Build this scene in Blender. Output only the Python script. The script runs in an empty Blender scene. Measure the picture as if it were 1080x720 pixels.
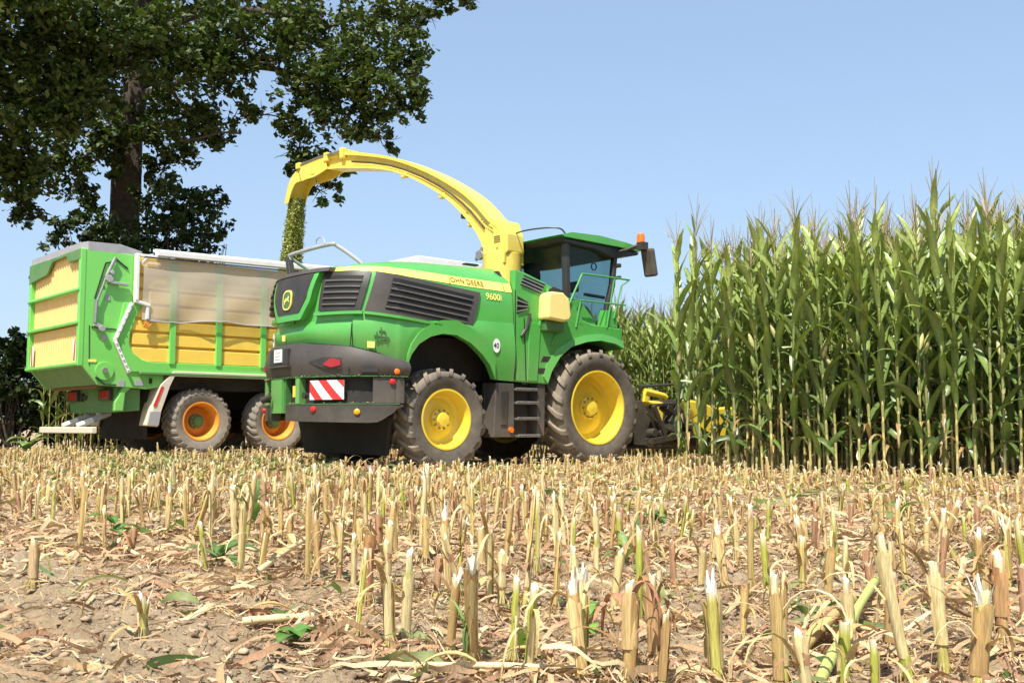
import bpy, bmesh, math, random
import numpy as np
from mathutils import Vector, Matrix
R = math.radians
random.seed(7); rng = np.random.default_rng(11)
scene = bpy.context.scene
COL = scene.collection

# ------------------------------------------------------------------ camera, sky, sun, exposure
CAM_H = 0.65
cam_d = bpy.data.cameras.new('camera'); cam = bpy.data.objects.new('camera', cam_d); COL.objects.link(cam)
cam.location = (0, 0, CAM_H); cam.rotation_euler = (R(90) + math.atan(90 / 1085), 0, 0)
cam_d.sensor_width = 36; cam_d.lens = 36.17; cam_d.clip_start = 0.05; cam_d.clip_end = 20000
scene.camera = cam
SUN_AZ = Vector((-0.30, -0.95)).normalized(); SUN_EL = R(60)
world = bpy.data.worlds.new('World'); scene.world = world; world.use_nodes = True
wn = world.node_tree.nodes; bg = wn['Background']
sky = wn.new('ShaderNodeTexSky'); sky.sky_type = 'NISHITA'; sky.sun_disc = False
sky.sun_elevation = SUN_EL; sky.sun_rotation = math.atan2(SUN_AZ.x, SUN_AZ.y)
sky.air_density = 1.0; sky.dust_density = 1.8; sky.ozone_density = 2.2; sky.altitude = 300
tintn = wn.new('ShaderNodeVectorMath'); tintn.operation = 'MULTIPLY'; tintn.inputs[1].default_value = (1.44, 1.68, 1.96)      # hazy summer air: flatter, paler sky
gam = wn.new('ShaderNodeGamma'); gam.inputs[1].default_value = .46
world.node_tree.links.new(sky.outputs[0], gam.inputs[0]); world.node_tree.links.new(gam.outputs[0], tintn.inputs[0]); world.node_tree.links.new(tintn.outputs[0], bg.inputs[0]); bg.inputs[1].default_value = 0.15
sun_d = bpy.data.lights.new('sun', 'SUN'); sun_d.energy = 5.0; sun_d.angle = R(0.53); sun_d.color = (1.0, 0.95, 0.85)
sun = bpy.data.objects.new('sun', sun_d); COL.objects.link(sun)
sd = Vector((SUN_AZ.x * math.cos(SUN_EL), SUN_AZ.y * math.cos(SUN_EL), math.sin(SUN_EL)))
sun.rotation_euler = sd.to_track_quat('Z', 'Y').to_euler(); sun.location = sd * 60
scene.view_settings.view_transform = 'Standard'; scene.view_settings.look = 'None'
scene.view_settings.exposure = 0.68; scene.view_settings.gamma = 1.0
scene.cycles.max_bounces = 6; scene.cycles.transparent_max_bounces = 8

# ------------------------------------------------------------------ helpers
F, CX, CY, PITCH = 1085.0, 540.0, 360.0, math.atan(90 / 1085)
def ray(px, py):
    dx, dy, dz = (px - CX) / F, 1.0, -(py - CY) / F
    c, s = math.cos(PITCH), math.sin(PITCH)
    d = np.array([dx, c * dy - s * dz, s * dy + c * dz]); return d / d[1]
def at(px, py, dist):                       # the point seen at a pixel, at a depth in metres
    return np.array([0, 0, CAM_H]) + ray(px, py) * dist
def on_ground(px, py):
    r = ray(px, py); return r * (-CAM_H / r[2])
def proj(p):
    v = np.asarray(p) - np.array([0, 0, CAM_H]); c, s = math.cos(PITCH), math.sin(PITCH)
    y = c * v[1] + s * v[2]; z = -s * v[1] + c * v[2]
    return CX + F * v[0] / y, CY - F * z / y

def tag(o, label=None, cat=None, group=None, kind=None):
    if label: o['label'] = label
    if cat: o['category'] = cat
    if group: o['group'] = group
    if kind: o['kind'] = kind
    return o
def empty(name, loc, rz=0.0):
    o = bpy.data.objects.new(name, None); COL.objects.link(o)
    o.location = loc; o.rotation_euler = (0, 0, rz); o.empty_display_size = 0.2
    return o
def link_mesh(name, me, parent=None):
    o = bpy.data.objects.new(name, me); COL.objects.link(o)
    if parent: o.parent = parent
    return o

# ---- noise used by the ground and for shape variation
def _h(ix, iy, seed):
    n = (ix.astype(np.int64) * 374761393 + iy.astype(np.int64) * 668265263 + seed * 974634777) & 0xffffffff
    n = ((n ^ (n >> 13)) * 1274126177) & 0xffffffff
    return ((n ^ (n >> 16)) & 0xffff) / 65535.0
def vnoise(x, y, seed=0):
    x = np.asarray(x, float); y = np.asarray(y, float)
    ix = np.floor(x); iy = np.floor(y); fx = x - ix; fy = y - iy
    fx = fx * fx * (3 - 2 * fx); fy = fy * fy * (3 - 2 * fy)
    a = _h(ix, iy, seed); b = _h(ix + 1, iy, seed); c = _h(ix, iy + 1, seed); d = _h(ix + 1, iy + 1, seed)
    return (a * (1 - fx) + b * fx) * (1 - fy) + (c * (1 - fx) + d * fx) * fy
def sstep(a, b, x):
    t = np.clip((x - a) / (b - a), 0, 1); return t * t * (3 - 2 * t)
def ground_h(x, y):
    x = np.asarray(x, float); y = np.asarray(y, float)
    d = np.hypot(x, y)
    h = 0.09 * sstep(-1.5, -7, x) * sstep(11, 19, y)
    near = 1 - sstep(14, 40, d)
    h = h + near * (0.05 * (vnoise(x * .7, y * .7, 1) - .5) + 0.045 * (vnoise(x * 2.3, y * 2.3, 2) - .5))
    n3 = vnoise(x * 7, y * 7, 3); n4 = vnoise(x * 17, y * 17, 4); n5 = vnoise(x * 41, y * 41, 5)
    fine = 1 - sstep(6, 16, d)
    h = h + fine * (0.05 * np.abs(n3 - .5) ** 1.0 + 0.045 * (n4 - .5) * n3 * 1.6 + 0.024 * (n5 - .5) * (.4 + n4))
    return h - 0.012

# ---- materials
def new_mat(name):
    m = bpy.data.materials.new(name); m.use_nodes = True
    return m, m.node_tree.nodes, m.node_tree.links, m.node_tree.nodes['Principled BSDF']
def mat(name, col, rough=.5, metal=0.0, var=.12, scale=6.0, dust=0.0, bump=0.0, spec=.5, coat=0.0, dust_col=(.36, .29, .2), low=None, tread=None):
    m, n, l, b = new_mat(name)
    tc = n.new('ShaderNodeTexCoord'); nz = n.new('ShaderNodeTexNoise'); nz.inputs['Scale'].default_value = scale
    nz.inputs['Detail'].default_value = 6; nz.inputs['Roughness'].default_value = .65
    l.new(tc.outputs['Object'], nz.inputs['Vector'])
    ramp = n.new('ShaderNodeMapRange'); ramp.inputs[1].default_value = .3; ramp.inputs[2].default_value = .7
    ramp.inputs[3].default_value = 1 - var; ramp.inputs[4].default_value = 1 + var
    l.new(nz.outputs['Fac'], ramp.inputs[0])
    mul = n.new('ShaderNodeVectorMath'); mul.operation = 'SCALE'; mul.inputs[0].default_value = col
    l.new(ramp.outputs[0], mul.inputs['Scale'])
    out = mul.outputs[0]
    if dust:
        nz2 = n.new('ShaderNodeTexNoise'); nz2.inputs['Scale'].default_value = 2.3; nz2.inputs['Detail'].default_value = 8
        nz2.inputs['Roughness'].default_value = .7
        l.new(tc.outputs['Object'], nz2.inputs['Vector'])
        r2 = n.new('ShaderNodeMapRange'); r2.inputs[1].default_value = .38; r2.inputs[2].default_value = .72
        r2.inputs[3].default_value = dust * .25; r2.inputs[4].default_value = dust
        l.new(nz2.outputs['Fac'], r2.inputs[0])
        dfac = r2.outputs[0]
        if low or tread:
            sp_ = n.new('ShaderNodeSeparateXYZ'); l.new(tc.outputs['Object'], sp_.inputs[0]); r3 = n.new('ShaderNodeMapRange')
            if low:
                r3.inputs[1].default_value = low[0]; r3.inputs[2].default_value = low[1]; r3.inputs[3].default_value = low[2]; r3.inputs[4].default_value = 0; l.new(sp_.outputs[2], r3.inputs[0])
            else:
                fl = n.new('ShaderNodeVectorMath'); fl.operation = 'MULTIPLY'; fl.inputs[1].default_value = (1, 0, 1); l.new(tc.outputs['Object'], fl.inputs[0])
                ln = n.new('ShaderNodeVectorMath'); ln.operation = 'LENGTH'; l.new(fl.outputs[0], ln.inputs[0]); l.new(ln.outputs['Value'], r3.inputs[0])
                r3.inputs[1].default_value = tread[0]; r3.inputs[2].default_value = tread[1]; r3.inputs[3].default_value = 0; r3.inputs[4].default_value = tread[2]
            m3 = n.new('ShaderNodeMath'); m3.operation = 'MULTIPLY'; l.new(r3.outputs[0], m3.inputs[0]); l.new(nz2.outputs['Fac'], m3.inputs[1])
            a3 = n.new('ShaderNodeMath'); a3.operation = 'ADD'; a3.use_clamp = True; l.new(m3.outputs[0], a3.inputs[0]); l.new(dfac, a3.inputs[1]); dfac = a3.outputs[0]
        mx = n.new('ShaderNodeMix'); mx.data_type = 'RGBA'; l.new(dfac, mx.inputs[0])
        l.new(out, mx.inputs[6]); mx.inputs[7].default_value = (*dust_col, 1)
        out = mx.outputs[2]
        rr = n.new('ShaderNodeMapRange'); rr.inputs[3].default_value = rough; rr.inputs[4].default_value = .9
        l.new(r2.outputs[0], rr.inputs[0]); l.new(rr.outputs[0], b.inputs['Roughness'])
    else:
        b.inputs['Roughness'].default_value = rough
    l.new(out, b.inputs['Base Color'])
    b.inputs['Metallic'].default_value = metal; b.inputs['Specular IOR Level'].default_value = spec
    if coat: b.inputs['Coat Weight'].default_value = coat; b.inputs['Coat Roughness'].default_value = .12
    if bump:
        bp = n.new('ShaderNodeBump'); bp.inputs['Strength'].default_value = bump; bp.inputs['Distance'].default_value = .02
        l.new(nz.outputs['Fac'], bp.inputs['Height']); l.new(bp.outputs[0], b.inputs['Normal'])
    return m
def plant_mat(name, rough=.5, trans=.25, spec=.4, fibre=0.0, trans_tint=(1.0, 1.1, .5)):
    m, n, l, b = new_mat(name)
    at_ = n.new('ShaderNodeAttribute'); at_.attribute_name = 'col'
    tc = n.new('ShaderNodeTexCoord'); nz = n.new('ShaderNodeTexNoise'); nz.inputs['Scale'].default_value = 30
    nz.inputs['Detail'].default_value = 4
    if fibre:
        mp = n.new('ShaderNodeMapping'); mp.inputs['Scale'].default_value = (8, 8, .6)
        l.new(tc.outputs['Object'], mp.inputs['Vector']); l.new(mp.outputs[0], nz.inputs['Vector'])
    else:
        l.new(tc.outputs['Object'], nz.inputs['Vector'])
    mr = n.new('ShaderNodeMapRange'); mr.inputs[1].default_value = .3; mr.inputs[2].default_value = .7
    mr.inputs[3].default_value = .8 - fibre; mr.inputs[4].default_value = 1.15 + fibre * .6
    l.new(nz.outputs['Fac'], mr.inputs[0])
    mul = n.new('ShaderNodeVectorMath'); mul.operation = 'SCALE'
    l.new(at_.outputs['Color'], mul.inputs[0]); l.new(mr.outputs[0], mul.inputs['Scale'])
    l.new(mul.outputs[0], b.inputs['Base Color'])
    b.inputs['Roughness'].default_value = rough; b.inputs['Specular IOR Level'].default_value = spec
    if trans:
        tr = n.new('ShaderNodeBsdfTranslucent')
        tm = n.new('ShaderNodeVectorMath'); tm.operation = 'MULTIPLY'; tm.inputs[1].default_value = trans_tint
        l.new(mul.outputs[0], tm.inputs[0]); l.new(tm.outputs[0], tr.inputs['Color'])
        ms = n.new('ShaderNodeMixShader'); ms.inputs[0].default_value = trans
        l.new(b.outputs[0], ms.inputs[1]); l.new(tr.outputs[0], ms.inputs[2])
        l.new(ms.outputs[0], n['Material Output'].inputs['Surface'])
    return m
def glass_mat(name, col=(.78, .90, .90), alpha=.82):
    m, n, l, b = new_mat(name)
    b.inputs['Base Color'].default_value = (.015, .02, .02, 1); b.inputs['Roughness'].default_value = .03
    b.inputs['Specular IOR Level'].default_value = .8
    t = n.new('ShaderNodeBsdfTransparent'); t.inputs[0].default_value = (*col, 1)
    ms = n.new('ShaderNodeMixShader'); ms.inputs[0].default_value = alpha
    l.new(b.outputs[0], ms.inputs[1]); l.new(t.outputs[0], ms.inputs[2])
    l.new(ms.outputs[0], n['Material Output'].inputs['Surface'])
    return m
M = {}
M['green'] = mat('harvester_green_paint', (.058, .370, .050), .34, var=.07, scale=2, dust=.15, coat=.4, low=(1.2, 2.3, .42))
M['green_dark'] = mat('dusty_dark_green_paint', (.022, .15, .028), .45, var=.1, dust=.25)
M['yellow'] = mat('yellow_paint', (.84, .62, .05), .32, var=.06, scale=3, dust=.10, coat=.4)
M['pale_yellow'] = mat('pale_yellow_decal', (.88, .74, .17), .4, var=.03)
M['spout_yellow'] = mat('spout_yellow_paint', (.84, .64, .10), .38, var=.08, scale=4, dust=.14, coat=.3)
M['tank'] = mat('yellow_plastic', (.87, .70, .24), .45, var=.04, scale=3)
M['black'] = mat('black_plastic', (.022, .021, .022), .42, var=.15, dust=.10, low=(.5, 1.3, .35))
M['gray'] = mat('anthracite_plastic', (.050, .044, .042), .48, var=.08, scale=3, dust=.13, low=(.5, 1.5, .30))
M['dark'] = mat('dark_underbody', (.012, .011, .010), .8, var=.2, dust=.08)
M['mech'] = mat('greasy_machinery', (.03, .027, .024), .5, metal=.3, var=.4, scale=14, dust=.16)
for k_, ro_ in (('tyre', 1.03), ('tyre_rear', .80)): M[k_] = mat('tyre_rubber', (.062, .053, .047), .88, var=.25, scale=9, dust=.34, bump=.25, tread=(ro_ * .84, ro_ * 1.0, .95))
M['tyre_dusty'] = mat('dusty_tyre_rubber', (.20, .175, .15), .9, var=.2, scale=9, dust=.55, bump=.25)
M['orange_rim'] = mat('orange_rim_paint', (.80, .30, .025), .45, var=.1, dust=.2)
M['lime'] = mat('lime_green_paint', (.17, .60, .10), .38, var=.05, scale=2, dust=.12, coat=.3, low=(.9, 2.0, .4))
M['lime_dark'] = mat('dusty_shaded_lime_paint', (.055, .215, .045), .55, var=.12, dust=.3)  # lime darkened: shade under the hopper put into the colour, dust on top
M['board'] = mat('yellow_side_boards', (.90, .61, .09), .42, var=.06, scale=3, dust=.1)
M['tail'] = mat('pale_orange_boards', (.88, .56, .19), .5, var=.06, scale=3, dust=.2)
M['cream'] = mat('dusty_cream_metal', (.70, .62, .50), .55, var=.08, dust=.25)
M['white'] = mat('white_painted_metal', (.78, .77, .74), .45, var=.06, dust=.12)
M['gray_metal'] = mat('gray_metal', (.34, .34, .36), .5, var=.1, dust=.15)
M['steel'] = mat('steel', (.42, .41, .4), .35, metal=.8, var=.15, scale=12, dust=.2)
M['red'] = mat('red_reflector', (.62, .02, .02), .3, var=.05)
M['redlamp'] = mat('red_lamp_lens', (.36, .012, .015), .18, var=.15, spec=.7)
M['orange'] = mat('orange_reflector', (.85, .17, .01), .3, var=.05)
M['amber'] = mat('amber_reflector', (.88, .38, .01), .3, var=.05)
M['paper'] = mat('white_sticker', (.80, .80, .78), .5, var=.04)
M['brownink'] = mat('brown_lettering', (.16, .10, .012), .5, var=.05)
M['void'] = mat('vent_shadow_plastic', (.007, .007, .007), .7, var=.1)  # near-black: the unlit depth of the vents put into the colour
M['glass'] = glass_mat('cab_glass')
M['stripe_red'] = mat('red_reflective_foil', (.72, .035, .03), .4, var=.05)
M['interior'] = mat('cab_interior', (.022, .023, .025), .7, var=.15)
# see-through tarpaulin mesh
def mesh_cloth():
    m, n, l, b = new_mat('beige_mesh_cloth')
    b.inputs['Base Color'].default_value = (.64, .56, .46, 1); b.inputs['Roughness'].default_value = .9
    t = n.new('ShaderNodeBsdfTransparent'); ms = n.new('ShaderNodeMixShader')
    tc = n.new('ShaderNodeTexCoord'); nz = n.new('ShaderNodeTexNoise'); nz.inputs['Scale'].default_value = 3
    l.new(tc.outputs['Object'], nz.inputs['Vector'])
    mr = n.new('ShaderNodeMapRange'); mr.inputs[3].default_value = .36; mr.inputs[4].default_value = .50
    l.new(nz.outputs['Fac'], mr.inputs[0]); l.new(mr.outputs[0], ms.inputs[0])
    l.new(b.outputs[0], ms.inputs[1]); l.new(t.outputs[0], ms.inputs[2])
    l.new(ms.outputs[0], n['Material Output'].inputs['Surface'])
    return m
M['mesh_cloth'] = mesh_cloth()
M['maize_leaf'] = plant_mat('maize_leaf', .36, .20, .55, trans_tint=(1.1, 1.1, .4))
M['maize_stalk'] = plant_mat('maize_stalk', .5, 0, .35)
M['straw'] = plant_mat('dry_straw', .75, .18, .2, fibre=.12, trans_tint=(1, .9, .7))
M['stub'] = plant_mat('cut_stalk', .6, 0, .3, fibre=.12)
M['oak_leaf'] = plant_mat('oak_leaf', .5, .26, .35)
M['weed'] = plant_mat('weed_leaf', .5, .3, .35)
M['chop'] = plant_mat('chopped_maize', .8, .2, .2)
M['bark'] = mat('oak_bark', (.060, .043, .028), .9, var=.5, scale=9, bump=1.0)

# ---- mesh builder for hard parts
class MB:
    def __init__(s): s.bm = bmesh.new()
    def v(s, p): return s.bm.verts.new(p)
    def face(s, vs):
        try: return s.bm.faces.new(vs)
        except ValueError: return None
    def box(s, c, d, rot=None):
        m = Matrix.Translation(c) @ (rot.to_4x4() if rot else Matrix.Identity(4)) @ Matrix.Diagonal((d[0], d[1], d[2], 1))
        bmesh.ops.create_cube(s.bm, size=1, matrix=m); return s
    def bar(s, a, b, w, h=None, up=(0, 0, 1)):
        a, b = Vector(a), Vector(b); d = b - a; L = d.length; x = d.normalized(); up = Vector(up)
        if abs(x.dot(up)) > .98: up = Vector((0, 1, 0))
        y = up.cross(x).normalized(); z = x.cross(y)
        return s.box((a + b) / 2, (L, w, h or w), Matrix((x, y, z)).transposed())
    def prism(s, pts, axis, a, b):              # 2D outline pushed from a to b along an axis (0,1,2)
        def p3(p, t):
            l = [p[0], p[1]]; l.insert(axis, t); return l
        A = [s.v(p3(p, a)) for p in pts]; B = [s.v(p3(p, b)) for p in pts]; n = len(pts)
        s.face(A); s.face(B[::-1])
        for i in range(n): s.face([A[i], B[i], B[(i + 1) % n], A[(i + 1) % n]])
        return s
    def grid(s, rows, close_u=False, close_v=False, caps=False):
        V = [[s.v(p) for p in r] for r in rows]; n, m = len(V), len(V[0])
        for i in range(n if close_u else n - 1):
            for j in range(m if close_v else m - 1):
                s.face([V[i][j], V[(i + 1) % n][j], V[(i + 1) % n][(j + 1) % m], V[i][(j + 1) % m]])
        if caps and close_v: s.face(V[0][::-1]); s.face(V[-1])
        return s
    def shell(s, rows, rows2):                  # two grids, stitched round the border
        A = [[s.v(p) for p in r] for r in rows]; B = [[s.v(p) for p in r] for r in rows2]; n, m = len(A), len(A[0])
        for i in range(n - 1):
            for j in range(m - 1):
                s.face([A[i][j], A[i + 1][j], A[i + 1][j + 1], A[i][j + 1]])
                s.face([B[i][j], B[i][j + 1], B[i + 1][j + 1], B[i + 1][j]])
        for i in range(n - 1):
            s.face([A[i][0], B[i][0], B[i + 1][0], A[i + 1][0]]); s.face([A[i][m - 1], A[i + 1][m - 1], B[i + 1][m - 1], B[i][m - 1]])
        for j in range(m - 1):
            s.face([A[0][j], A[0][j + 1], B[0][j + 1], B[0][j]]); s.face([A[n - 1][j], B[n - 1][j], B[n - 1][j + 1], A[n - 1][j + 1]])
        return s
    def tube(s, pts, r, n=8, caps=True):
        pts = [Vector(p) for p in pts]; rows = []
        up = Vector((0, 0, 1)); pu = None
        for i, p in enumerate(pts):
            d = (pts[min(i + 1, len(pts) - 1)] - pts[max(i - 1, 0)]).normalized()
            if pu is None:
                ref = up if abs(d.dot(up)) < .95 else Vector((1, 0, 0)); pu = d.cross(ref).normalized()
            pu = (pu - d * pu.dot(d)).normalized(); q = d.cross(pu)
            rr = r[i] if isinstance(r, (list, tuple)) else r
            rows.append([p + (pu * math.cos(t) + q * math.sin(t)) * rr for t in [2 * math.pi * k / n for k in range(n)]])
        return s.grid(rows, close_v=True, caps=caps)
    def lathe(s, prof, n=48, axis=1, c=(0, 0, 0)):      # profile (along axis, radius), spun round the axis
        rows = []
        for k in range(n):
            t = 2 * math.pi * k / n; row = []
            for a, r in prof:
                if axis == 1: row.append((c[0] + r * math.cos(t), c[1] + a, c[2] + r * math.sin(t)))
                elif axis == 0: row.append((c[0] + a, c[1] + r * math.cos(t), c[2] + r * math.sin(t)))
                else: row.append((c[0] + r * math.cos(t), c[1] + r * math.sin(t), c[2] + a))
            rows.append(row)
        return s.grid(rows, close_u=True)
    def disc(s, c, r, h, axis=1, n=20):
        return s.lathe([(-h / 2, .0001), (-h / 2, r), (h / 2, r), (h / 2, .0001)], n, axis, c)
    def build(s, name, m, parent=None, smooth=False, bevel=0.0, angle=35):
        bmesh.ops.remove_doubles(s.bm, verts=s.bm.verts, dist=1e-5)
        bmesh.ops.recalc_face_normals(s.bm, faces=s.bm.faces)
        me = bpy.data.meshes.new(name); s.bm.to_mesh(me); s.bm.free()
        me.materials.append(m)
        o = link_mesh(name, me, parent)
        if smooth:
            for p in me.polygons: p.use_smooth = True
            me.set_sharp_from_angle(angle=R(angle))
        if bevel:
            b = o.modifiers.new('bevel', 'BEVEL'); b.width = bevel; b.segments = 2; b.limit_method = 'ANGLE'; b.angle_limit = R(40)
            b.harden_normals = False
        return o
def text_mesh(txt, size, shear=0.0, space=1.0):
    c = bpy.data.curves.new('lettering', 'FONT'); c.body = txt; c.size = size; c.shear = shear; c.space_character = space
    c.offset = size * .012
    o = bpy.data.objects.new('lettering', c); COL.objects.link(o)
    dg = bpy.context.evaluated_depsgraph_get(); me = bpy.data.meshes.new_from_object(o.evaluated_get(dg))
    bpy.data.objects.remove(o); return me
def bezier(p0, p1, p2, n):
    p0, p1, p2 = map(np.array, (p0, p1, p2))
    return [tuple((1 - t) ** 2 * p0 + 2 * t * (1 - t) * p1 + t * t * p2) for t in np.linspace(0, 1, n)]
def spline(P, n=8):
    P = [np.array(p, float) for p in P]; out = []
    for i in range(len(P) - 1):
        p0 = P[max(i - 1, 0)]; p1, p2 = P[i], P[i + 1]; p3 = P[min(i + 2, len(P) - 1)]
        for k in range(n):
            t = k / n
            out.append(.5 * (2 * p1 + (p2 - p0) * t + (2 * p0 - 5 * p1 + 4 * p2 - p3) * t * t + (3 * p1 - p0 - 3 * p2 + p3) * t ** 3))
    out.append(P[-1]); return np.array(out)

# ---- soft geometry templates: vertices, quads, colour per vertex
class Soft:
    def __init__(s): s.V = []; s.Q = []; s.C = []
    def strip(s, pts, wid, side, nrm, col, colmid=None, vee=0.0):
        # ribbon of three vertices across, bent in a shallow V
        b = len(s.V)
        for i, p in enumerate(pts):
            p = np.array(p); sd_ = np.array(side[i] if np.ndim(side) > 1 else side); nn = np.array(nrm[i] if np.ndim(nrm) > 1 else nrm)
            w = wid[i]; c = col[i] if np.ndim(col) > 1 else col; cm = c if colmid is None else (colmid[i] if np.ndim(colmid) > 1 else colmid)
            s.V += [p - sd_ * w + nn * w * vee, p, p + sd_ * w + nn * w * vee]; s.C += [c, cm, c]
        for i in range(len(pts) - 1):
            for j in (0, 1):
                a = b + 3 * i + j; s.Q.append((a, a + 1, a + 4, a + 3))
    def tube(s, pts, rad, n, col, caps=False, squash=1.0):
        b = len(s.V)
        for i, p in enumerate(pts):
            p = np.array(p, float)
            d = np.array(pts[min(i + 1, len(pts) - 1)], float) - np.array(pts[max(i - 1, 0)], float); d /= (np.linalg.norm(d) + 1e-9)
            ref = np.array([1., 0, 0]) if abs(d[0]) < .9 else np.array([0, 1., 0])
            u = np.cross(d, ref); u /= np.linalg.norm(u); w = np.cross(d, u)
            for k in range(n):
                t = 2 * math.pi * k / n; s.V.append(p + (u * math.cos(t) + w * math.sin(t) * squash) * rad[i])
                s.C.append(col[i] if np.ndim(col) > 1 else col)
        for i in range(len(pts) - 1):
            for k in range(n):
                a = b + i * n; s.Q.append((a + k, a + (k + 1) % n, a + n + (k + 1) % n, a + n + k))
    def arrays(s): return np.array(s.V, float), np.array(s.Q, int), np.array(s.C, float)
def soft_mesh(name, V, Q, C, m, smooth=True):
    me = bpy.data.meshes.new(name); nv, nf = len(V), len(Q)
    me.vertices.add(nv); me.vertices.foreach_set('co', np.ascontiguousarray(V, np.float32).ravel())
    me.loops.add(nf * 4); me.loops.foreach_set('vertex_index', np.ascontiguousarray(Q, np.int32).ravel())
    me.polygons.add(nf); me.polygons.foreach_set('loop_start', np.arange(0, nf * 4, 4, dtype=np.int32))
    me.polygons.foreach_set('loop_total', np.full(nf, 4, np.int32))
    if smooth: me.polygons.foreach_set('use_smooth', np.ones(nf, bool))
    me.update(calc_edges=True); me.validate()
    ca = me.attributes.new('col', 'FLOAT_COLOR', 'POINT')
    ca.data.foreach_set('color', np.concatenate([np.clip(C, 0, 1), np.ones((nv, 1))], 1).astype(np.float32).ravel())
    me.materials.append(m); return me
def joined(parts):                               # [(V,Q,C)] -> one set of arrays
    Vs, Qs, Cs, b = [], [], [], 0
    for V, Q, C in parts: Vs.append(V); Qs.append(Q + b); Cs.append(C); b += len(V)
    return np.concatenate(Vs), np.concatenate(Qs), np.concatenate(Cs)
def placed(T, loc, rz, sc=1.0, tint=None, lean=None):
    V, Q, C = T; c, s_ = math.cos(rz), math.sin(rz)
    W = V * sc; W = np.stack([W[:, 0] * c - W[:, 1] * s_, W[:, 0] * s_ + W[:, 1] * c, W[:, 2]], 1)
    if lean is not None: W[:, 0] += W[:, 2] * lean[0]; W[:, 1] += W[:, 2] * lean[1]
    return W + np.asarray(loc), Q, C if tint is None else C * tint

# ------------------------------------------------------------------ the ground: one sheet to the horizon
def build_ground():
    ang = np.concatenate([np.linspace(-62, 62, 760), np.linspace(62, 298, 50)[1:-1]]) * math.pi / 180
    rad = np.concatenate([[0.02, .3, .6], np.geomspace(.8, 45, 640), np.geomspace(45, 9000, 26)[1:]])
    A, Rr = np.meshgrid(ang, rad); X = Rr * np.sin(A); Y = Rr * np.cos(A); Z = ground_h(X, Y)
    V = np.stack([X, Y, Z], -1).reshape(-1, 3); na, nr = len(ang), len(rad)
    i, j = np.meshgrid(np.arange(nr - 1), np.arange(na), indexing='ij'); j2 = (j + 1) % na
    Q = np.stack([i * na + j, i * na + j2, (i + 1) * na + j2, (i + 1) * na + j], -1).reshape(-1, 4)
    m, n, l, b = new_mat('dry_field_soil')
    tc = n.new('ShaderNodeTexCoord')
    def noise(scale, detail, rough=.6):
        z = n.new('ShaderNodeTexNoise'); z.inputs['Scale'].default_value = scale; z.inputs['Detail'].default_value = detail
        z.inputs['Roughness'].default_value = rough; l.new(tc.outputs['Object'], z.inputs['Vector']); return z
    n1, n2, n3 = noise(.9, 5), noise(9, 8, .7), noise(60, 6, .7)
    cr = n.new('ShaderNodeValToRGB'); e = cr.color_ramp.elements
    e[0].position = .30; e[0].color = (.15, .095, .052, 1); e[1].position = .72; e[1].color = (.49, .395, .275, 1)
    mid = e.new(.5); mid.color = (.385, .282, .175, 1)
    mx = n.new('ShaderNodeMath'); mx.operation = 'MULTIPLY_ADD'; mx.inputs[1].default_value = .55
    ad = n.new('ShaderNodeMath'); ad.operation = 'MULTIPLY'; ad.inputs[1].default_value = .45
    l.new(n3.outputs['Fac'], ad.inputs[0]); l.new(n2.outputs['Fac'], mx.inputs[0]); l.new(ad.outputs[0], mx.inputs[2])
    l.new(mx.outputs[0], cr.inputs[0])
    hs = n.new('ShaderNodeMix'); hs.data_type = 'RGBA'; hs.inputs[7].default_value = (.42, .33, .20, 1)
    mr = n.new('ShaderNodeMapRange'); mr.inputs[1].default_value = .45; mr.inputs[2].default_value = .75; mr.inputs[4].default_value = .6
    l.new(n1.outputs['Fac'], mr.inputs[0]); l.new(mr.outputs[0], hs.inputs[0]); l.new(cr.outputs[0], hs.inputs[6])
    l.new(hs.outputs[2], b.inputs['Base Color']); b.inputs['Roughness'].default_value = .95; b.inputs['Specular IOR Level'].default_value = .15
    bp = n.new('ShaderNodeBump'); bp.inputs['Strength'].default_value = 1.0; bp.inputs['Distance'].default_value = .022
    l.new(n3.outputs['Fac'], bp.inputs['Height']); l.new(bp.outputs[0], b.inputs['Normal'])
    me = soft_mesh('field_ground', V, Q, np.ones((len(V), 3)), m)
    o = link_mesh('field_ground', me); tag(o, kind='structure'); o['label'] = 'dry crumbly harvested field soil'
build_ground()

# ------------------------------------------------------------------ shared machine pieces
def make_tyre(name, m, Ro, W, Rr, lugs, lug_h, parent, slant=.26, lug_w=.07, face=1):
    """tyre with angled lugs, axis along local y, centred on the origin"""
    b = MB(); h = W / 2
    prof = [(-h * .80, Rr - .005), (-h * .86, Rr + .02), (-h * .98, Rr + (Ro - Rr) * .38), (-h * 1.0, Rr + (Ro - Rr) * .6), (-h * .93, Ro - lug_h - .045), (-h * .8, Ro - lug_h - .012),
            (-h * .4, Ro - lug_h), (0, Ro - lug_h + .004)]
    prof = prof + [(-a, r) for a, r in prof[-2::-1]]
    b.lathe(prof, 72)
    for side in (-1, 1):
        for k in range(lugs):
            a0 = 2 * math.pi * (k + (.5 if side > 0 else 0)) / lugs; rows = []
            for u in (.0, .3, .6, .85, .98, 1.03):
                y = side * h * u; a = a0 - slant * (u ** 1.15)
                top = Ro - .05 * max(0, u - .55) ** 2 * 4; bot = Ro - lug_h - .02
                if u > .9: top -= .02 * (u - .9) * 20; bot -= .06
                w = lug_w / Ro * (.75 + .35 * u); ww = w * 1.25
                P = lambda r, t: (r * math.sin(t), y, r * math.cos(t))
                rows.append([P(bot, a - ww / 2), P(top, a - w / 2), P(top, a + w / 2), P(bot, a + ww / 2)])
            b.grid(rows, close_v=True, caps=True)
    return b.build(name, m, parent, smooth=True, angle=28)
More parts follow.
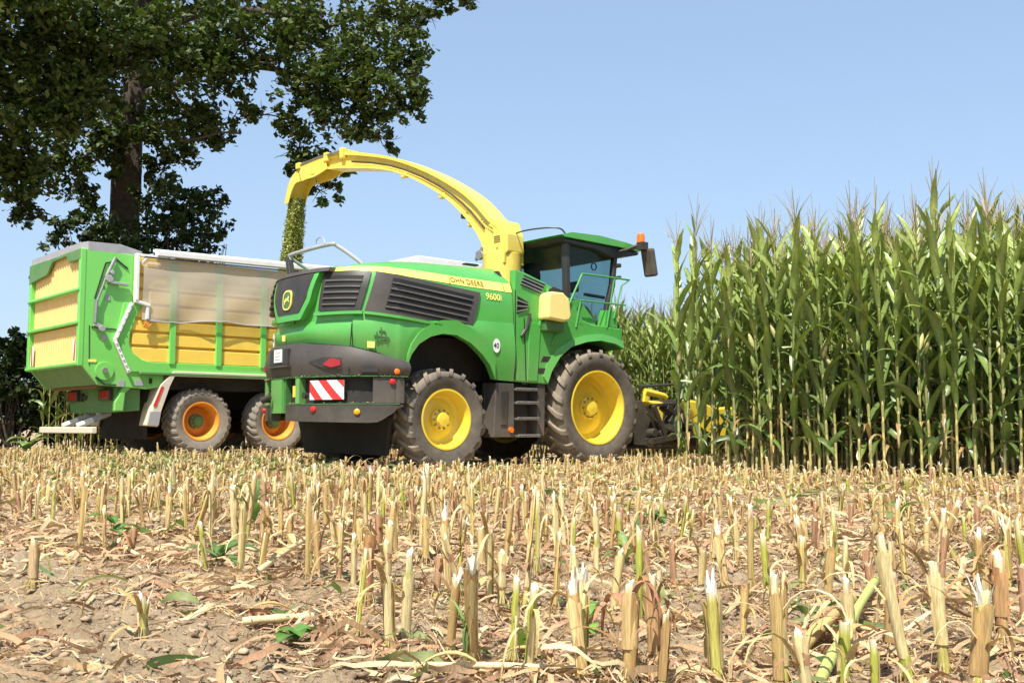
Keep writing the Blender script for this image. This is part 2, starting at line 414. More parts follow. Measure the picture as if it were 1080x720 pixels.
def make_wheel(parent, loc, Ro, W, Rr, mtyre, mrim, lugs, lug_h, outer=-1, hub_r=.17, hub=None, dish=.55, lug_w=.07, bolts=10):
    """rim is the wheel part itself; tyre, hub and bolts are its pieces; outer = side the dish opens to"""
    b = MB(); h = W / 2; o_ = outer
    prof = [(o_ * h * .84, Rr + .012), (o_ * h * .88, Rr + .012), (o_ * h * .88, Rr - .015), (o_ * h * .80, Rr - .022), (o_ * h * .6, Rr - .05), (o_ * h * .15, Rr - .065),
            (o_ * (h * .85 - dish * W * .75), Rr - .085), (o_ * (h * .85 - dish * W * .82), Rr * .72), (o_ * (h * .85 - dish * W * .72), Rr * .55), (o_ * (h * .85 - dish * W * .70), hub_r * .9), (o_ * (h * .85 - dish * W * .70), .001)]
    b.lathe(prof, 64)
    b.lathe([(-o_ * h * .84, Rr + .01), (-o_ * h * .84, Rr - .06), (-o_ * h * .1, Rr - .09)], 48)
    w = b.build('wheel', mrim, parent, smooth=True, angle=35); w.location = loc
    make_tyre('tyre', mtyre, Ro, W, Rr, lugs, lug_h, w, lug_w=lug_w)
    yb = o_ * (h * .85 - dish * W * .70)
    hb = MB(); hb.lathe([(yb - o_ * .02, hub_r * 1.0), (yb + o_ * .06, hub_r * .98), (yb + o_ * .09, hub_r * .72), (yb + o_ * .15, hub_r * .60), (yb + o_ * .16, .001)], 28)
    hb.build('hub', hub or mrim, w, smooth=True)
    bb = MB()
    for k in range(bolts):
        t = 2 * math.pi * k / bolts; bb.disc((hub_r * .84 * math.cos(t), yb + o_ * .075, hub_r * .84 * math.sin(t)), .017, .05, 1, 8)
    bb.build('wheel_nuts', M['steel'], w)
    return w
# ------------------------------------------------------------------ forage harvester
HO = (0.5045, 19.1447, 0.0); HA = R(40)
hv = empty('forage_harvester', HO, HA)
tag(hv, 'big green and yellow forage harvester cutting into the standing maize', 'harvester')
PL = [(-5.06, 0), (-5.03, -.45), (-4.92, -.85), (-4.76, -1.15), (-4.52, -1.36), (-4.2, -1.47), (-3.8, -1.5), (-1.0, -1.5)]
_P = [np.array(p) for p in PL]; _Q = spline([np.array((PL[1][0], -PL[1][1]))] + _P, 8)[8:]
_SL = np.concatenate([[0], np.cumsum(np.linalg.norm(np.diff(_Q, axis=0), axis=1))])
def plan(s):
    a = abs(s); return np.array([np.interp(a, _SL, _Q[:, 0]), np.interp(a, _SL, _Q[:, 1]) * (1 if s >= 0 else -1)])
def plan_n(s):
    d = plan(s + .03) - plan(s - .03); d /= np.linalg.norm(d); return np.array([d[1], -d[0]])
ZT = ([-5.06, -4.9, -4.5, -3.6, -1.8, -1.0], [3.04, 3.07, 3.13, 3.23, 3.30, 3.31])
def inset(z): return float(np.interp(z, [1.4, 2.3, 2.7, 2.9, 3.0, 3.06, 3.12, 3.3], [0, 0, .02, .06, .11, .16, .24, .55]))
def S(s, z, off=0.0):
    p = plan(s); n = plan_n(s); q = p - n * inset(z) + n * off; return (q[0], q[1], z)
def panel(name, m, s0, s1, lo, hi, off, thick, ns=24, nz=6, parent=hv, bulge=0.0, **kw):
    ss = np.linspace(s0, s1, ns); rows, rows2 = [], []
    f = lambda c, s: c if np.isscalar(c) else float(np.interp(s, [p[0] for p in c], [p[1] for p in c]))
    for s in ss:
        a, b = f(lo, s), f(hi, s); zz = np.linspace(a, b, nz)
        rows.append([S(s, z, off + bulge * math.sin(math.pi * k / (nz - 1))) for k, z in enumerate(zz)])
        rows2.append([S(s, z, off - thick) for z in zz])
    kw.setdefault('smooth', True); return MB().shell(rows, rows2).build(name, m, parent, **kw)
def quad_panel(name, m, c4, off, thick, ns=16, nz=6, parent=hv, **kw):
    """panel between four (s, z) corners: bottom left, bottom right, top right, top left"""
    bl, br, tr, tl = map(np.array, c4); rows, rows2 = [], []
    for u in np.linspace(0, 1, ns):
        a = bl + (br - bl) * u; b = tl + (tr - tl) * u
        pts = [a + (b - a) * w for w in np.linspace(0, 1, nz)]
        rows.append([S(p[0], p[1], off) for p in pts]); rows2.append([S(p[0], p[1], off - thick) for p in pts])
    return MB().shell(rows, rows2).build(name, m, parent, smooth=True, **kw)
SEND = 4.19
# bonnet: rear and sides above the skirts, closed by the crowned top
rows = []
for s in np.concatenate([np.linspace(SEND, 1.6, 26), np.linspace(1.55, .02, 26)]):
    x = plan(s)[0]; zt = float(np.interp(x, *ZT)); zs = np.concatenate([np.linspace(2.2, 2.88, 6), np.linspace(2.93, zt, 7)])
    r = [S(s, z) for z in zs]; y0 = r[-1][1]; xe = r[-1][0]
    cr = .05 * min(1, abs(y0) / .6)
    top = [(xe, y0 * k, zt + cr * (1 - k * k)) for k in (.8, .5, .2, -.2, -.5, -.8)]
    left = [(p[0], -p[1], p[2]) for p in r[::-1]]
    rows.append(r + top + left)
b = MB(); b.grid(rows); bonnet = b.build('bonnet', M['green'], hv, smooth=True, angle=40)
# bulkhead closing the bonnet towards the cab
MB().prism([(-1.45, 1.4), (1.45, 1.4), (1.45, 2.85), (1.15, 3.24), (-1.15, 3.24), (-1.45, 2.85)], 0, -1.95, -1.9).build('bulkhead', M['dark'], hv)
ARCH = [(1.24, 1.84), (1.6, 1.76), (2.08, 1.60), (2.13, 1.73), (2.27, 1.90), (2.48, 2.02), (2.71, 2.08), (2.98, 2.07), (3.26, 1.96), (3.49, 1.79), (3.65, 1.62), (3.75, 1.41), (3.9, 1.40), (4.2, 1.39)]
for sg in (1, -1):
    lo = [(sg * a, z) for a, z in ARCH][::sg]
    panel('side_skirt', M['green'], sg * 1.26, sg * SEND, lo, 2.34, .0, .05, 74, 9, bulge=.05)
    lip = [(sg * a, z) for a, z in ARCH[2:12]][::sg]; lip2 = [(sg * a, z + .13 + .02 * k) for k, (a, z) in enumerate(ARCH[2:12])][::sg]
    panel('fender_lip', M['green'], sg * 2.08, sg * 3.75, lip, lip2, .075, .1, 60, 3)
    lid = [(sg * 1.40, 2.30), (sg * 3.3, 2.13), (sg * 3.6, 2.1)][::sg]
    quad_panel('vent_frame', M['gray'], [(sg * 1.42, 2.35), (sg * 3.30, 2.17), (sg * 3.50, 2.79), (sg * 1.60, 2.965)], .035, .06, 30, 6)
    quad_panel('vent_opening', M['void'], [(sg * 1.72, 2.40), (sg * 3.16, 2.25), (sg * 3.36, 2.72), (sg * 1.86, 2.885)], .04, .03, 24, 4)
    quad_panel('vent_frame', M['black'], [(sg * .64, 2.39), (sg * 1.36, 2.36), (sg * 1.52, 2.965), (sg * .70, 3.0)], .035, .06, 24, 6)
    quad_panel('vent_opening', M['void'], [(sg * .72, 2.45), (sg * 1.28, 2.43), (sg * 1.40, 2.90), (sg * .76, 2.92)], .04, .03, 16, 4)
    for k in range(5):
        f0, f1 = (k + .35) / 5.2, (k + .75) / 5.2
        L = lambda f, a, b_: np.array(a) + (np.array(b_) - np.array(a)) * f
        for (BL, BR, TR, TL) in (((1.72, 2.40), (3.16, 2.25), (3.36, 2.72), (1.86, 2.885)), ((.72, 2.45), (1.28, 2.43), (1.40, 2.90), (.76, 2.92))):
            a0 = L(f0, BL, TL); a1 = L(f0 + .06, BL, TL); c0 = L(f0, BR, TR); c1 = L(f0 + .06, BR, TR); rws, rw2 = [], []
            for u in np.linspace(0, 1, 16):
                p, q = a0 + (c0 - a0) * u, a1 + (c1 - a1) * u
                rws.append([S(sg * p[0], p[1], .055), S(sg * q[0], q[1], .028)]); rw2.append([S(sg * p[0], p[1] - .012, .055), S(sg * q[0], q[1] - .012, .028)])
            MB().shell(rws, rw2).build('vent_slat', M['gray'], hv)
    # yellow stripe along the upper side
    panel('stripe', M['pale_yellow'], sg * .62, sg * 4.02, [(sg * .62, 3.0), (sg * 1.5, 2.985), (sg * 2.2, 2.925), (sg * 3.2, 2.875), (sg * 4.2, 2.85)][::sg],
          [(sg * .62, 3.05), (sg * 1.2, 3.07), (sg * 2.2, 3.055), (sg * 3.2, 3.02), (sg * 4.2, 3.0)][::sg], .006, .012, 50, 4)
    panel('stripe', M['pale_yellow'], sg * 4.05, sg * SEND, 2.85, 3.0, .006, .012, 6, 4)
    panel('bonnet_ledge', M['green'], sg * .60, sg * 1.40, 2.315, 2.36, .085, .14, 14, 2)
    panel('bonnet_ledge', M['green'], sg * 1.42, sg * 2.7, [(sg * 1.42, 2.315), (sg * 3.3, 2.13)][::sg], [(sg * 1.42, 2.355), (sg * 3.3, 2.17)][::sg], .075, .12, 26, 2)
# rear: skirt, green rim, dark screen with emblem
panel('rear_skirt', M['green'], -1.25, 1.25, [(-1.25, 1.84), (-.4, 1.92), (.4, 1.92), (1.25, 1.84)], 2.24, .0, .06, 40, 7, bulge=.05)
panel('rear_undercut', M['green_dark'], -1.3, 1.3, 2.19, 2.36, -.03, .06, 40, 3)  # darker green strip paints in the shade below the overhanging screen
rim = [(-.70, 3.02), (-.58, 2.62), (-.40, 2.33), (.40, 2.33), (.58, 2.62), (.70, 3.02)]
rr_, rr2 = [], []
for s in np.linspace(-.66, .66, 44):
    zl = float(np.interp(s, [-.66, -.56, -.36, .36, .56, .66], [2.95, 2.55, 2.27, 2.27, 2.55, 2.95])); zh = 3.03
    zz = np.linspace(zl, zh, 6); rr_.append([S(s, z, .13) for z in zz]); rr2.append([S(s, z, -.05) for z in zz])
MB().shell(rr_, rr2).build('rear_frame', M['green'], hv, smooth=True, angle=40)
rr_, rr2 = [], []
for s in np.linspace(-.56, .56, 30):
    zl = float(np.interp(s, [-.56, -.48, -.32, .32, .48, .56], [2.93, 2.60, 2.38, 2.38, 2.60, 2.93])); zz = np.linspace(zl, 3.035, 6)
    rr_.append([S(s, z, .140) for z in zz]); rr2.append([S(s, z, .10) for z in zz])
screen = MB().shell(rr_, rr2).build('rear_screen', M['black'], hv, smooth=True)
panel('rear_ledge', M['gray'], -.85, .85, 2.985, 3.05, .15, .18, 30, 3)
def emblem_plate(name, m, w, h, off, s0, z0, parent):
    o_ = []; r = min(w, h) * .38
    for cx, cy, a in ((w / 2 - r, h / 2 - r, 0), (-w / 2 + r, h / 2 - r, 90), (-w / 2 + r, -h / 2 + r, 180), (w / 2 - r, -h / 2 + r, 270)):
        for k in range(6):
            t = R(a + 18 * k); o_.append((cx + r * math.cos(t), cy + r * math.sin(t)))
    b = MB(); A = [b.v(S(s0 + p[0], z0 + p[1], off)) for p in o_]; B = [b.v(S(s0 + p[0], z0 + p[1], off - .02)) for p in o_]
    b.face(A)
    for i in range(len(A)): b.face([A[i], B[i], B[(i + 1) % len(A)], A[(i + 1) % len(A)]])
    return b.build(name, m, parent)
em = emblem_plate('emblem', M['pale_yellow'], .26, .31, .160, 0.0, 2.60, hv)
emblem_plate('emblem_field', M['green_dark'], .21, .26, .163, 0.0, 2.60, em)
deer = [(-.085, -.02), (-.05, .012), (-.02, .03), (.02, .025), (.045, .05), (.05, .085), (.06, .05), (.085, .045), (.07, .03), (.055, .01), (.085, -.03), (.07, -.035), (.04, -.01), (.0, -.015), (-.03, -.03), (-.06, -.075), (-.075, -.07), (-.055, -.02)]
b = MB(); b.face([b.v(S(x, 2.60 + z, .167)) for x, z in deer]); b.build('emblem_figure', M['pale_yellow'], em)
# side lettering
def side_text(name, txt, size, s0, z0, slope, m, off=.012, shear=.0, space=1.0, parent=hv):
    me = text_mesh(txt, size, shear, space)
    for v in me.vertices:
        a, c = v.co.x, v.co.y; v.co = Vector(S(s0 + a, z0 + c + slope * a, off))
    me.materials.clear(); me.materials.append(m); return link_mesh(name, me, parent)
side_text('lettering', 'JOHN DEERE', .115, 2.92, 2.925, -.03, M['brownink'], .016, space=1.06)
side_text('model_number', '9600i', .15, 3.62, 2.70, -.02, M['pale_yellow'], .008, shear=.12)
# lettering 40 on a white disc
dsk = MB(); A = [dsk.v(S(3.78 + .075 * math.cos(t), 1.95 + .115 * math.sin(t), .068)) for t in np.linspace(0, 2 * math.pi, 25)[:-1]]; dsk.face(A)
dk = dsk.build('speed_sign', M['paper'], hv); side_text('numerals', '40', .115, 3.715, 1.912, 0, M['black'], .072, parent=dk)
dsk = MB(); A = [dsk.v(S(-.72 + .075 * math.cos(t), 2.03 + .115 * math.sin(t), .075)) for t in np.linspace(0, 2 * math.pi, 25)[:-1]]; dsk.face(A)
dk = dsk.build('speed_sign', M['paper'], hv); side_text('numerals', '40', .10, -.775, 1.995, 0, M['black'], .079, parent=dk)
for s, z in ((-.25, 2.03), (1.52, 1.86)):
    quad_panel('warning_sticker', M['pale_yellow'], [(s - .05, z - .045), (s + .05, z - .05), (s + .05, z + .045), (s - .05, z + .05)], .066, .012, 3, 2)
b = MB()
for p, q in (((1.56, 2.0), (1.78, 1.97)), ((1.60, 2.05), (1.60, 1.93)), ((1.66, 2.12), (1.66, 1.93)), ((1.72, 2.05), (1.74, 1.92)), ((1.58, 1.94), (1.76, 1.95)), ((1.63, 2.07), (1.72, 2.06))):
    b.bar(S(p[0], p[1], .062), S(q[0], q[1], .062), .014, .014)
b.build('silhouette_decal', M['green_dark'], hv)
# bumper: upper anthracite band, dark recess, lower bar
BT = [(-2.08, 1.60), (-1.24, 1.83), (-.4, 1.91), (.4, 1.91), (1.24, 1.83), (2.08, 1.60)]
panel('bumper', M['gray'], -2.06, 2.06, 1.41, BT, .13, .2, 60, 7, bulge=.045)
panel('bumper_ledge', M['green_dark'], -2.04, 2.02, 1.384, 1.40, .165, .2, 60, 2)
panel('bumper_recess', M['dark'], -2.0, 1.98, .98, 1.38, .05, .08, 60, 3)
panel('bumper_corner', M['gray'], 1.55, 1.97, 1.0, 1.37, .14, .1, 16, 4)
panel('bumper_corner', M['gray'], -1.97, -1.5, 1.0, 1.37, .14, .1, 16, 4)
LB = [(.0, .74), (1.5, .71), (1.62, .72), (1.95, .95)]
panel('lower_bumper', M['black'], .05, 1.95, LB, .975, .16, .14, 34, 4)
panel('lower_bumper', M['black'], -1.95, -.42, [(-1.95, .95), (-1.62, .76), (-.42, .74)], .975, .16, .14, 24, 4)
panel('lower_ledge', M['green_dark'], .05, 1.93, .980, .994, .165, .2, 34, 2)
panel('lower_ledge', M['green_dark'], -1.9, -.42, .978, 1.0, .17, .2, 20, 2)
for s0, s1 in ((-.98, -.83), (.33, .42)): panel('bracket', M['green'], s0, s1, 1.0, 1.375, .17, .12, 4, 3)
panel('tow_bracket', M['green'], -.42, -.04, .86, 1.375, .18, .16, 6, 3)
panel('tow_bracket', M['green_dark'], -.04, .02, .86, 1.375, .14, .16, 3, 3)
MB().tube([S(-.56, 1.08, .12), S(-.5, 1.06, .28), S(-.38, 1.06, .33), S(-.3, 1.12, .24)], .045, 10).build('tow_hook', M['mech'], hv, smooth=True)
b = MB()
for z in (1.12, 1.18, 1.24): b.bar(S(-.80, z, .12), S(-.45, z, .12), .03, .03)
b.build('hose_couplings', M['mech'], hv)
panel('label_plate', M['yellow'], .20, .28, 1.10, 1.27, .13, .03, 3, 2)
MB().disc(S(.52, 1.12, .15), .05, .05, 0, 16).build('socket', M['mech'], hv)
# red and white warning board
wb = panel('warning_board', M['paper'], .64, 1.19, 1.05, 1.335, .17, .03, 12, 2)
def clip_poly(P, x0, x1, z0, z1):
    for ax, lim, sg in ((0, x0, 1), (0, x1, -1), (1, z0, 1), (1, z1, -1)):
        out = []
        for i in range(len(P)):
            p, q = P[i], P[(i + 1) % len(P)]; dp, dq = (p[ax] - lim) * sg, (q[ax] - lim) * sg
            if dp >= 0: out.append(p)
            if (dp >= 0) != (dq >= 0):
                t = dp / (dp - dq); out.append((p[0] + (q[0] - p[0]) * t, p[1] + (q[1] - p[1]) * t))
        P = out
        if not P: return P
    return P
for a in (.50, .80, 1.10):
    for c0, c1 in ((.64, .78), (.78, .92), (.92, 1.06), (1.06, 1.19)):
        P = clip_poly([(a, 1.335), (a + .14, 1.335), (a + .38, 1.05), (a + .24, 1.05)], c0, c1, 1.05, 1.335)
        if len(P) > 2:
            b = MB(); b.face([b.v(S(p[0], p[1], .1735)) for p in P]); b.build('red_stripe', M['stripe_red'], wb)
# bumper furniture
panel('number_plate_recess', M['black'], -.47, .16, 1.60, 1.84, .188, .03, 12, 3)
pp = panel('number_plate', M['paper'], -.28, -.03, 1.64, 1.84, .202, .02, 4, 2)
for k in range(3): panel('plate_print', M['gray_metal'], -.24, -.07, 1.68 + .05 * k, 1.69 + .05 * k, .2045, .003, 3, 2, parent=pp)
panel('step_ledge', M['gray'], -.5, .2, 1.56, 1.585, .24, .08, 10, 2)
panel('lamp_recess', M['black'], .62, 1.16, [(.62, 1.60), (.9, 1.51), (1.16, 1.50)], [(.62, 1.62), (.9, 1.68), (1.16, 1.66)], .178, .03, 12, 3)
panel('tail_lamp', M['redlamp'], .90, 1.15, [(.90, 1.56), (1.02, 1.52), (1.15, 1.55)], [(.90, 1.58), (1.02, 1.66), (1.15, 1.62)], .196, .03, 10, 3)
panel('tail_lamp', M['redlamp'], -1.25, -1.05, 1.54, 1.64, .19, .03, 6, 3)
panel('latch', M['black'], 1.40, 1.60, 1.45, 1.54, .182, .02, 5, 3)
b = MB(); b.bar(S(1.25, 1.42, .176), S(1.25, 2.18, .05), .012, .012); b.build('panel_seam', M['dark'], hv)
for nm, mm, s, z, of in (('reflector', 'orange', 1.88, 1.465, .16), ('reflector', 'red', 1.80, 1.315, .155), ('reflector', 'red', .71, .91, .17), ('reflector', 'amber', 1.36, .87, .17), ('reflector', 'red', -1.02, .91, .18)):
    c = S(s, z, of); n_ = plan_n(s); b = MB(); b.lathe([(-.02, .045), (.012, .045), (.022, .03), (.024, .001)], 14, 0)
    o = b.build(nm, M[mm], hv, smooth=True); o.location = c; o.rotation_euler = (0, 0, math.atan2(n_[1], n_[0]))
# far side louvres stepping out at the rear left corner
for k in range(6):
    z = 2.46 + .095 * k; panel('corner_louvre', M['black'], -1.30, -.72, z, z + .045, .13 + .01 * (k % 2), .12, 8, 2)
# rail over the rear of the bonnet
rail = MB(); rail.tube(spline([(-4.85, .62, 3.05), (-4.85, .58, 3.36), (-4.85, .50, 3.42), (-4.8, -.55, 3.44), (-4.72, -.70, 3.40), (-4.5, -.98, 3.15), (-4.48, -1.0, 3.08)], 6), .032, 10)
ro = rail.build('rear_rail', M['gray_metal'], hv, smooth=True)
MB().tube(spline([(-4.83, -.22, 3.44), (-4.83, -.22, 3.54), (-4.83, -.30, 3.58), (-4.83, -.42, 3.56), (-4.83, -.5, 3.46)], 4), .010, 6).build('cable_hoop', M['gray_metal'], ro, smooth=True)
MB().tube([(-4.86, .6, 3.38), (-4.3, .6, 3.1)], .03, 8).build('rail_brace', M['gray_metal'], ro, smooth=True)
MB().bar((-4.86, .50, 3.02), (-4.86, .62, 3.38), .10, .09).build('rail_post', M['black'], ro, bevel=.01)
# underbody
b = MB(); b.box((-2.4, 0, 1.15), (5.0, 1.5, .75)); b.box((-3.25, 0, 1.75), (2.9, 1.9, .7)); b.box((-.2, 0, 1.68), (1.7, 2.2, 1.2)); b.box((-4.35, 0, 1.15), (.8, 2.2, .55)); b.build('chassis', M['dark'], hv, bevel=.03)
MB().prism([(-1.15, .22), (1.35, .22), (1.62, .80), (-1.25, .80)], 0, -4.12, -4.05).build('rear_shade_sheet', M['dark'], hv, bevel=.01)  # added dark sheet, stands in for the black shade under the rear
MB().lathe([(-1.35, .16), (1.35, .16)], 16, 1, (0, 0, .97)).build('front_axle', M['dark'], hv)
MB().lathe([(-1.3, .14), (1.3, .14)], 16, 1, (-3.2, 0, .75)).build('rear_axle', M['dark'], hv)
MB().box((-3.2, 0, .75), (.35, .9, .35)).build('axle_housing', M['dark'], hv, bevel=.04)
# side body between bonnet and cab (near and far side)
for sg in (-1, 1):
    Y = sg * 1.5; Yi = sg * 1.36
    out = [(-1.86, 1.39), (-1.15, 1.36), (-1.06, 1.57), (-.87, 1.82), (-.60, 2.01), (-.24, 2.11), (.09, 2.15), (.45, 2.11), (.66, 2.03), (.68, 2.40), (-.08, 2.44), (-.30, 2.50), (-.62, 2.86), (-1.20, 3.08), (-1.62, 3.20), (-1.86, 3.24)]
    MB().prism(out, 1, Y, Yi).build('side_cover', M['green'], hv, bevel=.02)
    f = [(-1.15, 1.36), (-1.06, 1.57), (-.87, 1.82), (-.60, 2.01), (-.24, 2.11), (.09, 2.15), (.45, 2.11), (.66, 2.03)]
    MB().shell([[(x, sg * 1.515, z), (x * 1.02 - .01, sg * 1.56, z + .01), (x + (-.1 if x < -.6 else 0), sg * 1.53, z + .13)] for x, z in f], [[(x, sg * .95, z), (x, sg * 1.0, z + .03), (x, sg * 1.1, z + .08)] for x, z in f]).build('front_fender', M['green'], hv, smooth=True)
    # louvred openings in the cover
    for q in ([(-1.74, 2.99), (-1.30, 2.88), (-1.18, 3.045), (-1.66, 3.16)], [(-1.82, 2.50), (-1.60, 2.58), (-1.56, 2.71), (-1.80, 2.80)]):
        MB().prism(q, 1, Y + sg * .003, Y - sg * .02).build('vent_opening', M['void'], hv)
        for k in range(3):
            t = (k + .4) / 3.2; a = np.array(q[0]) * (1 - t) + np.array(q[3]) * t; c = np.array(q[1]) * (1 - t) + np.array(q[2]) * t
            MB().bar((a[0], Y + sg * .012, a[1]), (c[0], Y + sg * .012, c[1]), .03, .022).build('vent_slat', M['steel'], hv)
    MB().bar((-1.33, Y + sg * .01, 2.32), (-1.12, Y + sg * .01, 3.0), .03, .04).build('cover_rib', M['green'], hv, bevel=.008)
    MB().prism([(-1.60, 1.40), (-1.38, 1.40), (-1.30, 2.35), (-1.55, 2.40)], 1, Y + sg * .02, Y).build('cover_rib', M['green'], hv, bevel=.008)
    hp = spline([(-1.54, Y + sg * .012, 2.52), (-1.58, Y + sg * .02, 2.37), (-1.64, Y + sg * .02, 2.24), (-1.73, Y + sg * .012, 2.13)], 5)
    MB().tube(hp, .028, 8).build('cover_handle', M['black'], hv, smooth=True)
b = MB(); b.bar((-1.855, -1.505, 1.42), (-1.855, -1.505, 2.9), .012, .012); b.bar((-1.62, -1.505, 1.41), (-1.66, -1.505, 2.45), .012, .012); b.build('panel_seam', M['dark'], hv)
# yellow expansion tank standing proud of the cover
MB().prism([(-1.34, 2.44), (-1.31, 2.86), (-1.22, 2.90), (-.98, 2.90), (-.84, 2.79), (-.80, 2.52), (-.84, 2.44), (-.95, 2.41)], 1, -1.74, -1.46).build('coolant_tank', M['tank'], hv, bevel=.035)
MB().box((-1.08, -1.56, 2.33), (.42, .14, .17)).build('tank_bracket', M['green_dark'], hv, bevel=.02)
MB().prism([(-1.22, 2.90), (-.86, 2.86), (-.74, 2.72), (-.80, 2.98), (-1.0, 3.02)], 1, -1.505, -1.48).build('tank_recess', M['dark'], hv)
# lettered grip recesses above the steps
for zc, xc in ((1.78, -1.16), (1.58, -1.30)):
    MB().prism([(xc - .14, zc - .04), (xc + .1, zc - .04), (xc + .14, zc + .05), (xc - .08, zc + .05)], 1, -1.507, -1.49).build('grip_recess', M['mech'], hv, bevel=.005)
# steps box
st = MB(); st.prism([(-2.28, .50), (-1.18, .50), (-1.16, 1.36), (-2.24, 1.36)], 1, -1.2, -1.12).prism([(-2.30, .48), (-1.86, .48), (-1.86, 1.36), (-2.24, 1.36)], 1, -1.49, -1.2).prism([(-1.34, .50), (-1.18, .50), (-1.16, 1.36), (-1.32, 1.36)], 1, -1.47, -1.2)
steps = st.build('step_box', M['gray'], hv, bevel=.015)
for k, z in enumerate((.50, .78, 1.04, 1.26)):
    b = MB(); b.box((-1.60, -1.38 - .02 * (3 - k), z), (.50, .26, .035))
    for j in range(8): b.box((-1.81 + j * .06, -1.50 - .02 * (3 - k), z + .022), (.02, .05, .02))
    b.build('step_tread', M['steel'], hv, bevel=.005)
MB().prism([(-2.16, .68), (-2.02, .68), (-2.0, 1.24), (-2.16, 1.22)], 1, -1.51, -1.485).build('step_cover', M['black'], hv, bevel=.01)
MB().disc((-1.94, -1.505, .60), .045, .04, 1, 16).build('reflector', M['orange'], hv, smooth=True)
# green handrails round the platform
Y = -1.5
b = MB(); b.tube([(-1.08, -1.54, 2.02), (-.33, Y, 3.29), (-.31, Y, 3.31)], .017, 8); b.tube([(-.32, Y, 3.31), (.87, Y, 3.31)], .017, 8); b.tube([(-.68, Y, 2.84), (.77, Y, 2.84)], .014, 8)
b.tube([(.28, Y, 2.40), (.48, Y, 3.31)], .016, 8); b.tube([(.87, Y, 3.31), (.66, Y, 3.18), (.46, Y, 2.58)], .015, 8); b.tube([(-.48, Y, 2.36), (-.36, Y, 2.83)], .018, 8)
b.build('handrail', mat('handrail_green_paint', (.08, .31, .075), .4, var=.05), hv, smooth=True)
MB().prism([(.22, 2.40), (.28, 2.72), (.55, 2.72), (.58, 2.38)], 1, -1.48, -1.30).build('tool_box', M['green'], hv, bevel=.015)
MB().prism([(-.62, 2.40), (-.50, 2.86), (-.25, 2.84), (.10, 2.50), (.12, 2.40)], 1, -1.40, -1.32).build('platform_guard', M['green'], hv, bevel=.015)
# cab
cabm = MB(); cabm.box((.30, 0, 2.40), (1.5, 2.15, .34)).box((-.30, 0, 2.72), (.12, 2.05, .5)); cab = cabm.build('cab', M['interior'], hv, bevel=.03)
cw = 1.08
RP = [(-.36, 2.55), (-.30, 4.0)]; FPo = [(.60, 2.50), (.84, 3.2), (.92, 3.93)]
for sg in (-1, 1):
    b = MB(); b.bar((-.29, sg * cw, 2.5), (-.33, sg * cw, 4.02), .10, .12); b.bar((.60, sg * cw, 2.46), (.84, sg * cw, 3.25), .09, .10); b.bar((.84, sg * cw, 3.22), (.93, sg * cw, 3.95), .09, .10); b.build('cab_pillar', M['black'], cab, bevel=.015)
    MB().prism([(-.27, 2.56), (.60, 2.56), (.82, 3.25), (.90, 3.92), (-.31, 3.98)], 1, sg * (cw - .005), sg * (cw - .02)).build('side_window', M['glass'], cab)
MB().prism([(-cw, 2.95), (cw, 2.95), (cw, 3.98), (-cw, 3.98)], 0, -.325, -.31).build('rear_window', M['glass'], cab)
MB().prism([(-cw, 2.5), (cw, 2.5), (cw, 3.9), (-cw, 3.9)], 0, .0, .015).build('windscreen', M['glass'], cab)
ws = cab.children[-1]; ws.location = (.70, 0, 0); ws.rotation_euler = (0, R(12), 0); ws.location.x = .08
# roof: green cap with dark underside reaching forward
prof = [(-.55, 4.02), (-.30, 4.09), (.4, 4.11), (1.10, 4.06), (1.52, 4.0), (1.56, 3.955), (1.45, 3.93), (.9, 3.955), (-.50, 3.99)]
rows = []
for yy, k in ((-1.24, .965), (-1.20, 1), (-.6, 1.006), (0, 1.01), (.6, 1.006), (1.20, 1), (1.24, .965)):
    rows.append([(x * (.99 if abs(yy) > 1.22 else 1), yy, 3.95 + (z - 3.95) * (k if abs(yy) > 1.1 else 1.1)) for x, z in prof])
MB().grid(rows, close_v=True, caps=True).build('cab_roof', M['green'], cab, smooth=True, angle=40)
prof = [(-.52, 3.985), (.85, 3.95), (1.50, 3.925), (1.46, 3.87), (1.05, 3.80), (.8, 3.74), (.35, 3.86), (-.45, 3.90)]
MB().prism([(x, z) for x, z in prof], 1, -1.17, 1.17).build('roof_lining', M['black'], cab, bevel=.02)
rr = MB(); rr.tube(spline([(-.52, .35, 4.03), (-.62, .15, 4.14), (-.74, -.35, 4.17), (-.66, -.85, 4.17), (-.48, -1.10, 4.15), (-.36, -1.13, 4.05)], 5), .015, 8); rr.build('roof_rail', M['black'], cab, smooth=True)
# cab inside: seat, console, wheel, blind
b = MB(); b.box((.0, .05, 2.78), (.5, .52, .16)).box((-.18, .05, 3.15), (.14, .5, .75)).box((-.19, .05, 3.6), (.11, .26, .2)); b.build('driver_seat', M['interior'], cab, bevel=.05)
b = MB(); b.box((.05, -.42, 2.95), (.5, .2, .22)).box((.3, -.62, 3.22), (.05, .26, .2)).bar((.45, .05, 2.6), (.38, .05, 3.05), .1); b.build('control_console', M['interior'], cab, bevel=.02)
st_ = MB(); st_.tube([(.36 + .05 * math.sin(t), .05 + .19 * math.cos(t), 3.06 + .1 * math.sin(t)) for t in np.linspace(0, 2 * math.pi, 21)], .018, 6, caps=False); st_.build('steering_wheel', M['interior'], cab, smooth=True)
MB().tube([(.70, -1.02, 3.02), (.2, -1.02, 3.04)], .03, 8).build('grab_handle', M['interior'], cab)
MB().lathe([(-.01, .07), (.01, .07), (.01, .055), (-.01, .055), (-.01, .07)], 20, 1, (.40, -1.06, 3.56)).build('window_sticker', M['black'], cab)
